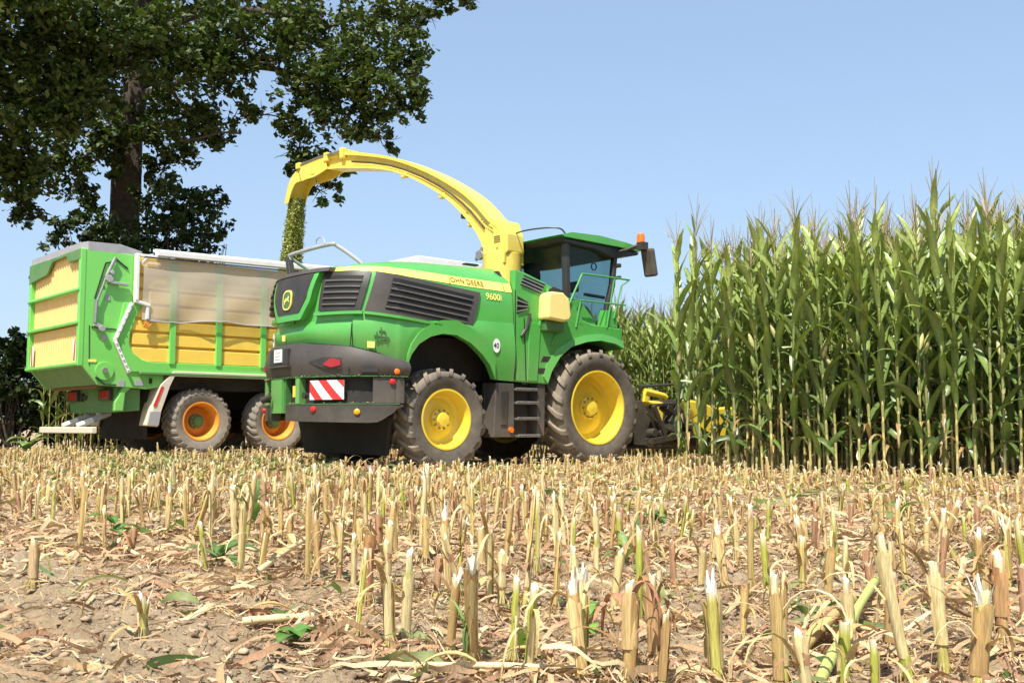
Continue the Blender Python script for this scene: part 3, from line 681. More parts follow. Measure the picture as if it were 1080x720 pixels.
# mirror with arm, beacon
b = MB(); b.tube([(.86, -1.1, 3.86), (1.0, -1.3, 3.90), (1.10, -1.55, 3.98), (1.14, -1.6, 3.96)], .03, 8); b.box((1.14, -1.58, 3.95), (.16, .14, .14)); ma = b.build('mirror_arm', M['mech'], hv, smooth=True)
o = MB().box((0, 0, 0), (.12, .26, .52)).build('mirror', M['black'], ma, bevel=.04); o.location = (1.30, -1.6, 3.66); o.rotation_euler = (0, R(-14), R(10))
b = MB(); b.lathe([(0, .001), (0, .075), (.13, .075), (.17, .06), (.19, .001)], 18, 2, (1.27, -1.42, 4.05)); bc = b.build('beacon', M['orange'], hv, smooth=True)
MB().lathe([(-.10, .03), (-.05, .03), (-.045, .08), (.0, .08), (0, .001)], 16, 2, (1.27, -1.42, 4.05)).build('beacon_base', M['black'], bc)
MB().bar((1.27, -1.42, 3.97), (1.2, -1.2, 3.95), .05, .04).build('beacon_bracket', M['black'], bc)
b = MB(); b.box((.93, -1.12, 3.62), (.08, .18, .07)).box((.95, -1.14, 3.40), (.06, .12, .06)); b.build('work_lamp', M['black'], hv, bevel=.01)
# bits on the bonnet top
MB().box((-2.2, -.75, 3.37), (.28, .10, .035)).build('bonnet_latch', M['black'], hv, bevel=.01)
# front: feeder housing and maize header
MB().prism([(.5, .55), (1.9, .38), (1.95, 1.15), (.7, 1.45)], 1, -.75, .75).build('feed_housing', M['dark'], hv, bevel=.02)
hd = MB().prism([(1.55, .30), (2.5, .22), (2.55, .55), (1.95, .75), (1.9, 1.12), (1.65, 1.15)], 1, -2.25, 2.25).build('maize_header', M['mech'], hv, bevel=.02)
b = MB()
for y in (-2.28, -2.15):
    b.bar((.55, y, .40), (1.75, y, .55), .06, .10); b.bar((.62, y, 1.02), (.95, y, .40), .07, .07); b.bar((.95, y, 1.0), (1.6, y, .62), .08, .08); b.bar((.7, y, 1.02), (1.25, y, 1.06), .06, .05); b.bar((1.25, y, 1.05), (1.05, y, .72), .06, .1)
for k in range(7): b.disc((.66 + .2 * (k % 4), -2.2, .38 + .17 * (k // 4)), .075, .16, 1, 12)
b.tube([(.5, -2.22, .9), (.9, -2.3, .62), (1.5, -2.26, .48)], .025, 8)
b.build('header_drive', M['mech'], hd, bevel=.006)
b = MB(); b.tube([(.46, -2.22, 1.26), (.95, -2.22, 1.19), (1.0, -2.22, 1.16)], .055, 10); b.bar((.50, -2.22, 1.26), (.48, -2.22, 1.08), .09, .06); b.build('hose_guard', M['yellow'], hd, smooth=True)
MB().tube([(.4, -2.2, 1.34), (2.28, -2.2, 1.48)], .022, 8).build('guide_rail', M['black'], hd, smooth=True)
for y in (-2.32, -1.5, -.75, 0, .75, 1.5, 2.32):
    b = MB(); b.prism([(1.22, 1.13), (1.55, 1.12), (1.90, 1.06), (2.15, 1.0), (2.62, 1.02), (2.9, .80), (3.15, .38), (2.6, .42), (2.22, .46), (2.1, .62), (1.95, .47), (1.66, .48), (1.52, .85), (1.36, 1.0)], 1, y - .10, y + .10)
    b.build('crop_divider', M['yellow'], hd, bevel=.04)
def chaff_on(name, n, fn, parent):
    V = []; C = []
    for _ in range(n):
        p = np.array(fn()); a = rng.uniform(0, 3.14); d = np.array((math.cos(a), math.sin(a), 0)) * rng.uniform(.008, .03); e = np.array((-d[1], d[0], 0)) * rng.uniform(.15, .4); u = np.array((0, 0, rng.uniform(0, .012)))
        V += [p - d - e, p + d - e + u, p + d + e + u, p - d + e]; C += [np.array([(.52, .42, .18), (.30, .30, .09), (.60, .50, .28), (.22, .15, .08)][int(rng.integers(0, 4))])] * 4
    o = link_mesh(name, soft_mesh(name, np.array(V), np.arange(len(V)).reshape(-1, 4), np.array(C), M['chop'], False), parent); tag(o, kind='stuff')
def _ledge():
    s_ = rng.uniform(-2.0, 2.0); q = S(s_, 1.403, .13 + .05 * rng.random()); return (q[0], q[1], 1.404)
def _lower():
    s_ = rng.uniform(.1, 1.9); q = S(s_, 1.003, .06 + .1 * rng.random()); return (q[0], q[1], 1.004)
chaff_on('chaff', 420, lambda: _ledge() if rng.random() < .6 else _lower(), hv)
chaff_on('chaff', 260, lambda: (rng.uniform(-.55, .62), -1.5 + .18 * rng.random(), 2.44 if rng.random() < .3 else 2.43), hv)
# wheels
for sg in (-1, 1):
    make_wheel(hv, (0, sg * 1.27, .985), 1.03, .66, .635, M['tyre'], M['yellow'], 21, .055, outer=sg, hub_r=.20, dish=.62, lug_w=.075)
    make_wheel(hv, (-3.24, sg * 1.27, .765), .80, .56, .46, M['tyre_rear'], M['yellow'], 19, .05, outer=sg, hub_r=.17, dish=.55, lug_w=.07)
# spout: turret, arched chute, flap, in a vertical plane swung towards the trailer
SO = (-.26154444 + .152, 18.50191239 + .159); SA = R(136.26)
spm = Matrix.Translation((SO[0], SO[1], 0)) @ Matrix.Rotation(SA, 4, 'Z')
hvm = Matrix.Translation(HO) @ Matrix.Rotation(HA, 4, 'Z')
def sp_local(o): o.matrix_parent_inverse = Matrix.Identity(4); o.matrix_local = hvm.inverted() @ spm
top = spline([(-.20, 3.60), (-.20, 4.10), (-.10, 4.30), (.16, 4.46), (.62, 4.89), (1.14, 5.24), (1.96, 5.68), (3.13, 6.16), (4.56, 6.53), (5.33, 6.60)], 6)
bot = spline([(.31, 3.60), (.36, 3.90), (.44, 4.08), (.60, 4.30), (.92, 4.63), (1.54, 5.11), (2.53, 5.64), (3.43, 5.95), (4.56, 6.17), (5.24, 6.27)], 6)
rows = []
for i in range(len(top)):
    t, u = np.array(top[i]), np.array(bot[i]); k = i / (len(top) - 1); w = .25 - .05 * k; lip = .05
    c = t * .5 + u * .5
    P = lambda q, y: (q[0], y, q[1])
    q1 = t * .80 + u * .20; q2 = t * .16 + u * .84
    rows.append([P(t, -w), P(t, w), P(q1, w), P(q1, w * .72), P(q2, w * .72), P(q2, w), P(u, w), P(u, -w), P(q2, -w), P(q2, -w * .72), P(q1, -w * .72), P(q1, -w)])
sp = MB().grid(rows, close_v=True, caps=True).build('spout', M['spout_yellow'], hv, smooth=True, angle=25); sp_local(sp)
b = MB(); b.lathe([(3.1, .36), (3.80, .36), (3.84, .30), (3.84, .01)], 28, 2, (.10, 0, 0)); b.build('turret', M['spout_yellow'], sp, smooth=True)
b = MB(); b.prism([(-.20, 3.74), (.36, 3.74), (.34, 4.1), (.34, 4.30), (.06, 4.44), (-.13, 4.38), (-.24, 4.12), (-.25, 3.80)], 1, -.23, .23); b.build('turret_hood', M['spout_yellow'], sp, bevel=.03)
b = MB()
for k in range(4): b.box((-.02, .233, 4.0 + .035 * k), (.20, .01, .012))
b.box((-.0, .233, 3.87), (.025, .012, .07)); b.build('hood_marking', M['brownink'], sp)
b = MB()
for k in range(7):
    i = 13 + k; q = np.array(top[i]) * .8 + np.array(bot[i]) * .2; b.box((q[0] + .06, .265, q[1] - .03), (.03, .012, .02))
b.build('chute_marking', M['brownink'], sp)
for i, mm in ((21, 'spout_yellow'), (30, 'spout_yellow'), (37, 'spout_yellow'), (24, 'black')):
    q = np.array(bot[i]); o = MB().box((q[0], .16, q[1] - .01), (.16, .10, .10)).build('spout_clamp', M[mm], sp, bevel=.02)
hy = MB(); hy.tube([(bot[i][0] * .6 + top[i][0] * .4, .20, bot[i][1] * .6 + top[i][1] * .4) for i in range(8, 50, 3)], .02, 6); hy.build('hydraulic_pipe', M['mech'], sp, smooth=True)
b = MB(); b.bar((.55, .24, 3.72), (.36, .24, 3.95), .05, .05); b.disc((.42, .26, 3.80), .09, .06, 1, 14); b.build('swing_drive', M['steel'], sp, bevel=.01)
# flap at the end: two hinged plates with rams
T1 = spline([(5.33, 6.60), (5.80, 6.55), (6.10, 6.54), (6.33, 6.46)], 4); B1 = spline([(5.24, 6.27), (5.66, 6.18), (6.0, 6.17), (6.18, 6.15)], 4)
T2 = spline([(6.36, 6.44), (6.58, 6.32), (6.72, 6.10), (6.86, 5.74)], 4); B2 = spline([(6.24, 6.16), (6.42, 6.14), (6.56, 6.0), (6.70, 5.72)], 4)
for nm, TT, BB in (('spout_flap', T1, B1), ('spout_flap', T2, B2)):
    rows = []
    for t, u in zip(TT, BB):
        w = .23; P = lambda q, y: (q[0], y, q[1]); q1 = np.array(t) * .78 + np.array(u) * .22
        rows.append([P(t, -w), P(t, w), P(u, w), P(u, w - .02), P(q1, w - .02), P(q1, -w + .02), P(u, -w + .02), P(u, -w)])
    MB().grid(rows, close_v=True, caps=True).build(nm, M['spout_yellow'], sp, smooth=True, angle=25)
for c_, d_ in (((4.95, 0, 6.56), (.60, .40, .12)), ((5.28, .2, 6.54), (.14, .1, .20)), ((4.7, .2, 6.52), (.12, .12, .24)), ((6.30, .12, 6.52), (.16, .3, .14)), ((5.75, .2, 6.36), (.14, .08, .26))): MB().box(c_, d_).build('flap_hinge', M['spout_yellow'], sp, bevel=.015)
b = MB(); b.tube([(4.75, .22, 6.57), (5.55, .22, 6.58), (6.28, .22, 6.53)], .032, 8); b.build('flap_ram', M['steel'], sp, smooth=True)

# ------------------------------------------------------------------ silage trailer
TO = (-6.96884671, 21.26608827, 0.06); TA = R(42)
tr = empty('silage_trailer', TO, TA)
tag(tr, 'lime green and yellow silage trailer with beige mesh sides behind the harvester', 'trailer')
Y0, Y1, XF = -1.3, 1.62, 6.6
def ztop(x): return 3.86 + .035 * (x + 1.3) if x > -1.3 else 3.86
b = MB(); b.prism([(-2.36, 3.86), (-2.34, 1.70), (-2.05, 1.36), (-1.12, 1.30), (-.80, 1.37), (-.80, 1.62), (-1.50, 1.64), (-1.75, 2.18), (-1.44, 2.90), (-1.34, 2.94), (-1.34, 3.84)], 1, Y0, Y0 + .06)
b.build('side_plate', M['lime'], tr, bevel=.012)
b = MB(); b.prism([(-2.36, 3.86), (-2.34, 1.70), (-2.05, 1.36), (-1.12, 1.30), (-.80, 1.37), (-.80, 1.62), (-1.50, 1.64), (-1.75, 2.18), (-1.50, 2.90), (-1.50, 3.84)], 1, Y1 - .06, Y1)
b.build('side_plate', M['lime'], tr, bevel=.012)
# side boards with ribs: three lower planks, upper planks behind the cloth
def side_boards(y, sg):
    for k, (z0, z1) in enumerate(((1.80, 2.10), (2.12, 2.37), (2.39, 2.62), (2.64, 2.90), (2.92, 3.18), (3.20, 3.46), (3.48, 3.82))):
        b = MB(); xs = -1.44; d = y + sg * .02
        b.prism([(d, z0 + .02), (d - sg * .022, z0 + .032), (d - sg * .022, z1 - .022), (d, z1 - .01), (d + sg * .03, z1 - .01), (d + sg * .03, z0 + .02)], 0, xs, XF); b.build('side_board', M['board'], tr)
    MB().prism([(y + sg * .055, 1.75), (y + sg * .06, 1.75), (y + sg * .06, 3.84), (y + sg * .055, 3.84)], 0, -1.48, XF).build('side_lining', M['board'], tr)
side_boards(Y0, 1); side_boards(Y1, -1)
for y, sg in ((Y0, 1), (Y1, -1)):
    for x in (-.66, .30, 1.28, 2.27, 3.27, 4.28, 5.3, 6.4):
        MB().box((x, y - sg * .02, 2.79), (.125, .07, 2.0)).build('side_post', M['lime'], tr, bevel=.012)
    # corner infill round the window of boards, diagonal edge, sill
    MB().prism([(-1.62, 2.92), (-1.22, 2.92), (-1.33, 2.80), (-1.49, 2.32), (-1.50, 2.14), (-1.42, 1.98), (-1.25, 1.86), (-1.08, 1.82), (XF, 1.80), (XF, 1.62), (-1.50, 1.62), (-1.78, 2.18)], 1, y - sg * .03, y + sg * .05).build('side_frame', M['lime'], tr, bevel=.012)
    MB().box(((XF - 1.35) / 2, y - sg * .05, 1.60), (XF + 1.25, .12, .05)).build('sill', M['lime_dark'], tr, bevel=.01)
    b = MB(); b.bar((-1.48, y - sg * .045, 2.92), (-1.78, y - sg * .045, 2.19), .06, .07, up=(0, 1, 0)); b.bar((-1.78, y - sg * .045, 2.19), (-1.50, y - sg * .045, 1.60), .06, .07, up=(0, 1, 0))
    for k in range(6): t = (k + .5) / 6; b.disc((-1.78 + .28 * t, y - sg * .085, 2.19 - .59 * t), .018, .03, 1, 8); b.disc((-1.48 - .3 * t, y - sg * .085, 2.92 - .73 * t), .018, .03, 1, 8)
    b.build('diagonal_strut', M['white'], tr, bevel=.01)
# chassis panel below the boards
b = MB(); b.box((2.6, .16, 1.45), (6.6, 2.5, .28)); b.box((2.5, .16, 1.15), (7.4, .9, .36)); b.build('chassis', M['dark'], tr, bevel=.02)
# grooves, ram and linkage on the rear side plate
b = MB(); b.bar((-1.98, Y0 - .004, 3.62), (-2.16, Y0 - .004, 2.95), .02, .03, up=(0, 1, 0)); b.bar((-1.98, Y0 - .004, 3.63), (-1.86, Y0 - .004, 3.66), .02, .03, up=(0, 1, 0)); b.bar((-1.81, Y0 - .004, 3.74), (-1.56, Y0 - .004, 3.56), .02, .04, up=(0, 1, 0))
b.bar((-2.06, Y0 - .004, 3.18), (-1.98, Y0 - .004, 3.18), .02, .02, up=(0, 1, 0)); b.bar((-2.2, Y0 - .004, 2.42), (-1.74, Y0 - .004, 2.40), .02, .025, up=(0, 1, 0)); b.bar((-2.22, Y0 - .004, 1.72), (-2.24, Y0 - .004, 2.45), .012, .015, up=(0, 1, 0)); b.build('plate_grooves', M['dark'], tr)
b = MB(); b.tube([(-1.82, Y0 - .06, 3.74), (-1.98, Y0 - .06, 3.36)], .034, 10); b.tube([(-1.98, Y0 - .06, 3.36), (-2.13, Y0 - .06, 2.90)], .022, 10); b.tube([(-2.14, Y0 - .06, 2.92), (-2.16, Y0 - .06, 2.50)], .035, 8); b.build('gate_ram', M['steel'], tr, smooth=True)
b = MB(); b.bar((-1.90, Y0 - .06, 3.27), (-1.56, Y0 - .06, 3.25), .05, .07, up=(0, 1, 0)); b.disc((-1.92, Y0 - .07, 3.33), .07, .06, 1, 14); b.disc((-1.88, Y0 - .08, 3.45), .04, .08, 1, 10); b.bar((-2.17, Y0 - .05, 2.48), (-2.02, Y0 - .05, 2.42), .07, .06, up=(0, 1, 0)); b.disc((-2.03, Y0 - .06, 2.40), .06, .08, 1, 12); b.build('gate_linkage', M['gray_metal'], tr, bevel=.008)
for x, z, w, h in ((-1.92, 2.98, .09, .09), (-1.96, 2.24, .10, .10), (-1.62, 1.40, .12, .12), (-1.28, 1.42, .15, .11)):
    MB().box((x, Y0 - .006, z), (w, .012, h)).build('sticker', M['gray_metal'], tr)
MB().box((-2.16, Y0 - .006, 1.80), (.14, .012, .05)).build('sticker', M['pale_yellow'], tr)
b = MB(); b.disc((-1.94, Y0 - .012, 1.62), .17, .03, 1, 28); b.build('hinge_plate', M['lime'], tr, bevel=.006)
b = MB(); b.disc((-1.94, Y0 - .035, 1.63), .05, .05, 1, 14); b.build('hinge_bolt', M['steel'], tr)
b = MB(); b.bar((-2.10, Y0 - .008, 1.50), (-1.93, Y0 - .008, 1.37), .02, .05, up=(0, 1, 0)); b.bar((-1.93, Y0 - .008, 1.37), (-1.72, Y0 - .008, 1.37), .02, .035, up=(0, 1, 0)); b.build('hinge_slot', M['dark'], tr)
MB().box((-1.06, Y0 - .006, 1.46), (.06, .012, .10)).build('side_hole', M['dark'], tr)
# tailgate: frame, ribbed sheets between cross rails, hood with scalloped edge
XR = -2.36
b = MB(); b.box((XR - .02, Y0 + .05, 2.78), (.10, .12, 2.16)).box((XR - .02, Y1 - .06, 2.78), (.10, .13, 2.16)); gate = b.build('tailgate', M['lime'], tr, bevel=.012)
for z0, z1 in ((1.76, 2.46), (2.54, 3.08), (3.14, 3.84)):
    n_ = 20; rows = []
    for k in range(n_ * 4 + 1):
        y = Y0 + .11 + (Y1 - Y0 - .23) * k / (n_ * 4); dx = (0, .018, .018, 0)[k % 4]
        rows.append([(XR + .02 - dx, y, z0), (XR + .02 - dx, y, z1)])
    MB().shell(rows, [[(p[0] + .03, p[1], p[2]) for p in r] for r in rows]).build('ribbed_sheet', M['tail'], gate)
for z in (1.74, 2.50, 3.11): MB().box((XR - .05, (Y0 + Y1) / 2, z), (.10, Y1 - Y0 - .02, .055)).build('cross_rail', M['lime'], gate, bevel=.01)
hood = [(Y0, 3.86), (Y0, 3.66), (Y0 + .62, 3.66), (Y0 + .78, 3.80), (Y0 + 1.55, 3.78), (Y0 + 1.85, 3.56), (Y1 - .25, 3.50), (Y1, 3.46), (Y1, 3.86)]
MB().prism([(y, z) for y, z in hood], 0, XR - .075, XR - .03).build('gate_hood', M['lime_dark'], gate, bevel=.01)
for y, sg in ((Y0 + .24, 1), (Y1 - .26, -1)):
    wb = MB().prism([(y - sg * .10, 1.80), (y + sg * .05, 1.80), (y + sg * .10, 2.20), (y - sg * .05, 2.20)], 0, XR - .045, XR - .03).build('warning_board', M['paper'], gate)
    MB().prism([(y - sg * .03, 1.80), (y + sg * .05, 1.80), (y - sg * .0, 2.20), (y - sg * .05, 2.20)], 0, XR - .048, XR - .046).build('red_stripe', M['stripe_red'], wb)
# grey rubber collar round the top of the rear bay
rows = []
loop = [(-1.30, Y0 + .02), (-1.75, Y0 - .0), (-2.30, Y0), (-2.42, Y0 + .08), (-2.44, .2), (-2.42, Y1 - .08), (-2.30, Y1), (-1.30, Y1)]
for x, y in loop:
    h = float(np.interp(x, [-2.44, -2.3, -1.9, -1.3], [3.97, 4.0, 4.04, 3.92])); rows.append([(x, y, 3.84), (x, y, h), (x * .97 + .0, y * .96, h + .01), (x * .97, y * .96, 3.86)])
MB().grid(rows, close_v=True, caps=True).build('top_collar', M['gray_metal'], tr)
# slanted underside, rear frame with lamps, underrun beam
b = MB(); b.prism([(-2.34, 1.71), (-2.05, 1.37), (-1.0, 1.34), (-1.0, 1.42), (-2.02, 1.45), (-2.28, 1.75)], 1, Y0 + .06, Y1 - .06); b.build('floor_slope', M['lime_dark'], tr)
MB().box((-1.96, (Y0 + Y1) / 2, 1.335), (.05, Y1 - Y0 - .5, .05)).build('floor_edge', mat('rusty_steel', (.22, .09, .04), .8, var=.3), tr)
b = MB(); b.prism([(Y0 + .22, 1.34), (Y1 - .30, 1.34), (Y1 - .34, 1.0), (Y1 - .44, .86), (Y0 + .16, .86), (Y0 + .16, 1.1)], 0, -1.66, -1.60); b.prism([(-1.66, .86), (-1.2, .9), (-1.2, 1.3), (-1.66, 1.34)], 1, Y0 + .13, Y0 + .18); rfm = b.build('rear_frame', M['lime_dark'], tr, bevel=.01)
MB().prism([(-1.72, .88), (-1.55, .88), (-1.52, 1.22), (-1.40, 1.34), (-1.40, 1.40), (-1.50, 1.40), (-1.58, 1.30), (-1.72, 1.05)], 1, Y0 + .02, Y0 + .14).build('mudguard_end', M['lime'], tr, bevel=.02)
for y in (Y0 + .55, Y1 - .66):
    lb = MB().box((-1.70, y, 1.20), (.07, .56, .21)).build('tail_lamp_box', M['black'], rfm, bevel=.01)
    MB().box((-1.735, y - .03, 1.20), (.03, .44, .16)).build('tail_lamp', M['redlamp'], lb, bevel=.01)
b = MB(); b.tube([(-1.685, .35, 1.16), (-1.70, .30, 1.16)], .05, 10); b.box((-1.69, .5, 1.17), (.05, .08, .16)); b.build('socket', M['mech'], rfm)
for y in (-.35, .45):
    arm = MB().tube([(-1.45, y, .86), (-1.78, y, .72)], .06, 10).build('beam_arm', M['gray_metal'], tr, smooth=True)
    MB().tube([(-1.78, y, .72), (-2.06, y, .60)], .062, 10).build('arm_sleeve', M['white'], arm, smooth=True)
MB().box((-2.12, .05, .53), (.10, 2.9, .12)).build('underrun_beam', M['cream'], tr, bevel=.015)
# white roll-cover frame, mesh cloth, rails
for y, sg in ((Y0, 1), (Y1, -1)):
    yy = y - sg * .09
    b = MB(); b.bar((-1.42, yy, 2.96), (-1.42, yy, 3.86), .07, .12, up=(0, 1, 0)); b.bar((-1.45, yy, 2.96), (-1.15, yy, 2.88), .06, .10, up=(0, 1, 0)); b.bar((-1.20, yy, 2.90), (-1.20, yy, 2.62), .06, .08, up=(0, 1, 0)); b.bar((-1.40, yy, 3.83), (-.82, yy, 3.83), .06, .06, up=(0, 1, 0)); b.bar((-1.36, yy, 3.66), (-1.22, yy, 3.81), .05, .05, up=(0, 1, 0)); b.build('cover_frame', M['white'], tr, bevel=.012)
    b = MB(); b.bar((-1.05, yy, 3.90), (XF, yy, 3.90 + .03 * (XF + 1.05) * .6), .14, .10); b.bar((-1.05, yy + sg * .12, 3.97), (XF, yy + sg * .12, 3.97 + .03 * (XF + 1.05) * .6), .12, .06); b.build('top_rail', M['white'], tr, bevel=.012)
    MB().bar((-1.3, yy - sg * .06, 3.80), (XF, yy - sg * .06, 3.92), .02, .025).build('cover_rope', M['black'], tr)
    rows = []
    for k in range(61):
        x = -1.30 + (XF + 1.25) * k / 60; zt = 3.81 + .015 * (x + 1.3); row = []
        zb = 2.64 + .045 * math.sin(x * 3.3 + 1.0) * math.exp(-abs((x + .6) % 1.0)) + .03 * math.sin(x * 1.3)
        for q in np.linspace(0, 1, 9):
            bulge = .02 + .03 * math.sin(q * math.pi) + .028 * q * math.sin(x * 5 + q * 7) + .02 * q * math.sin(x * 2.1)
            row.append((x, y - sg * (.07 + bulge), zt + (zb - zt) * q))
        rows.append(row)
    MB().grid(rows).build('mesh_cover', M['mesh_cloth'], tr, smooth=True, angle=180)
    MB().tube([(r[-1][0], r[-1][1] - sg * .004, r[-1][2]) for r in rows], .014, 6).build('cover_hem', M['gray_metal'], tr, smooth=True)
b = MB(); b.bar((-1.25, Y0 - .09, 2.58), (-1.15, Y0 - .09, 2.50), .05, .05); b.tube([(-1.22, Y0 - .1, 2.6), (-1.26, Y0 - .1, 2.5), (-1.16, Y0 - .1, 2.46), (-1.12, Y0 - .1, 2.54)], .014, 6); b.build('cover_crank', M['orange_rim'], tr)
MB().prism([(Y0, 1.5), (Y1, 1.5), (Y1, 4.25), (Y0, 4.25)], 0, XF, XF + .08).build('front_wall', M['board'], tr, bevel=.02)
# headboard flap folded at the front top, pale
MB().box((XF - .2, .1, 4.46), (2.0, 2.4, .34)).build('front_hood', M['white'], tr, bevel=.03)
# load of chopped maize, drawbar
rows = []
for x in np.linspace(-2.2, XF, 30):
    rows.append([(x, y, 2.9 + .5 * math.exp(-((x - 2.2) / 1.6) ** 2) * math.exp(-(y / 1.0) ** 2) + .05 * math.sin(x * 7 + y * 5)) for y in np.linspace(Y0 + .1, Y1 - .1, 14)])
MB().grid(rows).build('load', mat('chopped_maize_load', (.20, .20, .05), .9, var=.5, scale=25, bump=1), tr, smooth=True)
MB().prism([(XF, .8), (XF + 1.8, .7), (XF + 1.8, .85), (XF, 1.4)], 1, -.1, .4).build('drawbar', M['lime_dark'], tr)
# mudguard over the two wheels
for y, sg in ((Y0, 1), (Y1, -1)):
    gp = [(-1.12, .60), (-.90, 1.42), (-.62, 1.69), (3.0, 1.66), (3.0, 1.56), (-.52, 1.56), (-.76, 1.28), (-.88, .60)]
    pts = [(-1.10, .62), (-1.04, .92), (-.88, 1.40), (-.62, 1.66), (2.9, 1.66)]
    A = [[(x, y - sg * .10, z), (x, y - sg * .10, z - .10) if x > -.7 else (x + .17, y - sg * .10, z - .03)] for x, z in pts]; B = [[(x, y + sg * .40, z), (x, y + sg * .40, z - .03) if x > -.7 else (x + .03, y + sg * .40, z - .01)] for x, z in pts]
    MB().shell(A, B).build('mudguard', M['cream'], tr, bevel=.01)
    MB().prism([(-1.13, .62), (-1.08, .88), (-.88, .88), (-.92, .62)], 1, y - sg * .11, y - sg * .06).build('mud_flap_and_shade_sheet', M['gray_metal'], tr)
    rb = MB().prism([(-1.04, .98), (-.98, .98), (-.84, 1.36), (-.89, 1.36)], 1, y - sg * .112, y - sg * .102).build('reflector_strip', M['stripe_red'], tr)
MB().box((-.98, .16, .82), (.03, 2.3, .95)).build('mud_flap_and_shade_sheet', M['dark'], tr)  # added full-width dark sheet, stands in for the shade under the trailer
MB().box((1.0, .95, .9), (4.0, .04, .9)).build('far_shade_plate', M['dark'], tr)  # added dark plate, keeps the far wheels hidden in painted shade
for x in (0.0, 1.70, 3.4):
    for sg in (-1, 1):
        make_wheel(tr, (x, .16 + sg * 1.22, .70), .655, .50, .375, M['tyre_dusty'], M['orange_rim'], 26, .03, outer=sg, hub_r=.15, hub=M['lime_dark'], dish=.75, lug_w=.055, bolts=10)
    MB().lathe([(-1.1, .09), (1.35, .09)], 12, 1, (x, 0, .70)).build('axle', M['dark'], tr)

# ------------------------------------------------------------------ stream of chopped maize falling from the spout into the trailer
def chopped_stream():
    tip = np.array((spm @ Vector((6.80, 0, 5.85))).to_tuple()); foot = np.array((spm @ Vector((6.98, 0, 3.5))).to_tuple())
    perp = np.array([math.cos(SA), math.sin(SA), 0]); perp2 = np.array([-math.sin(SA), math.cos(SA), 0])
    N = 34000; t = rng.random(N) ** .9; w = .135 + .08 * t
    c = tip[None] + (foot - tip)[None] * t[:, None]; c[:, :2] += 0
    a = (rng.random(N) * 2 - 1 + rng.normal(0, .14, N)) * w; bb = (rng.random(N) * 2 - 1 + rng.normal(0, .14, N)) * w
    a = np.clip(a, -w * 1.5, w * 1.5); ctr = c - perp[None] * (.14 * (1 - t) - .05 * t)[:, None] + perp[None] * (a + .0)[:, None] + perp2[None] * bb[:, None]
    d1 = rng.normal(0, 1, (N, 3)); d1 /= np.linalg.norm(d1, axis=1)[:, None]; d2 = np.cross(d1, rng.normal(0, 1, (N, 3))); d2 /= np.linalg.norm(d2, axis=1)[:, None]
    L = rng.uniform(.012, .030, N)[:, None]; Wd = rng.uniform(.005, .012, N)[:, None]
    V = np.stack([ctr - d1 * L - d2 * Wd, ctr + d1 * L - d2 * Wd, ctr + d1 * L + d2 * Wd, ctr - d1 * L + d2 * Wd], 1).reshape(-1, 3)
    Q = np.arange(N * 4).reshape(-1, 4)
    pal = np.array([(.24, .29, .05), (.34, .37, .08), (.46, .46, .15), (.16, .21, .03), (.54, .53, .22)])
    C = np.repeat(pal[rng.integers(0, 5, N)], 4, 0)
    o = link_mesh('chopped_maize', soft_mesh('chopped_maize', V, Q, C, M['chop'], False))
    tag(o, 'stream of chopped green maize falling from the yellow spout into the trailer', 'chopped maize', kind='stuff')
chopped_stream()

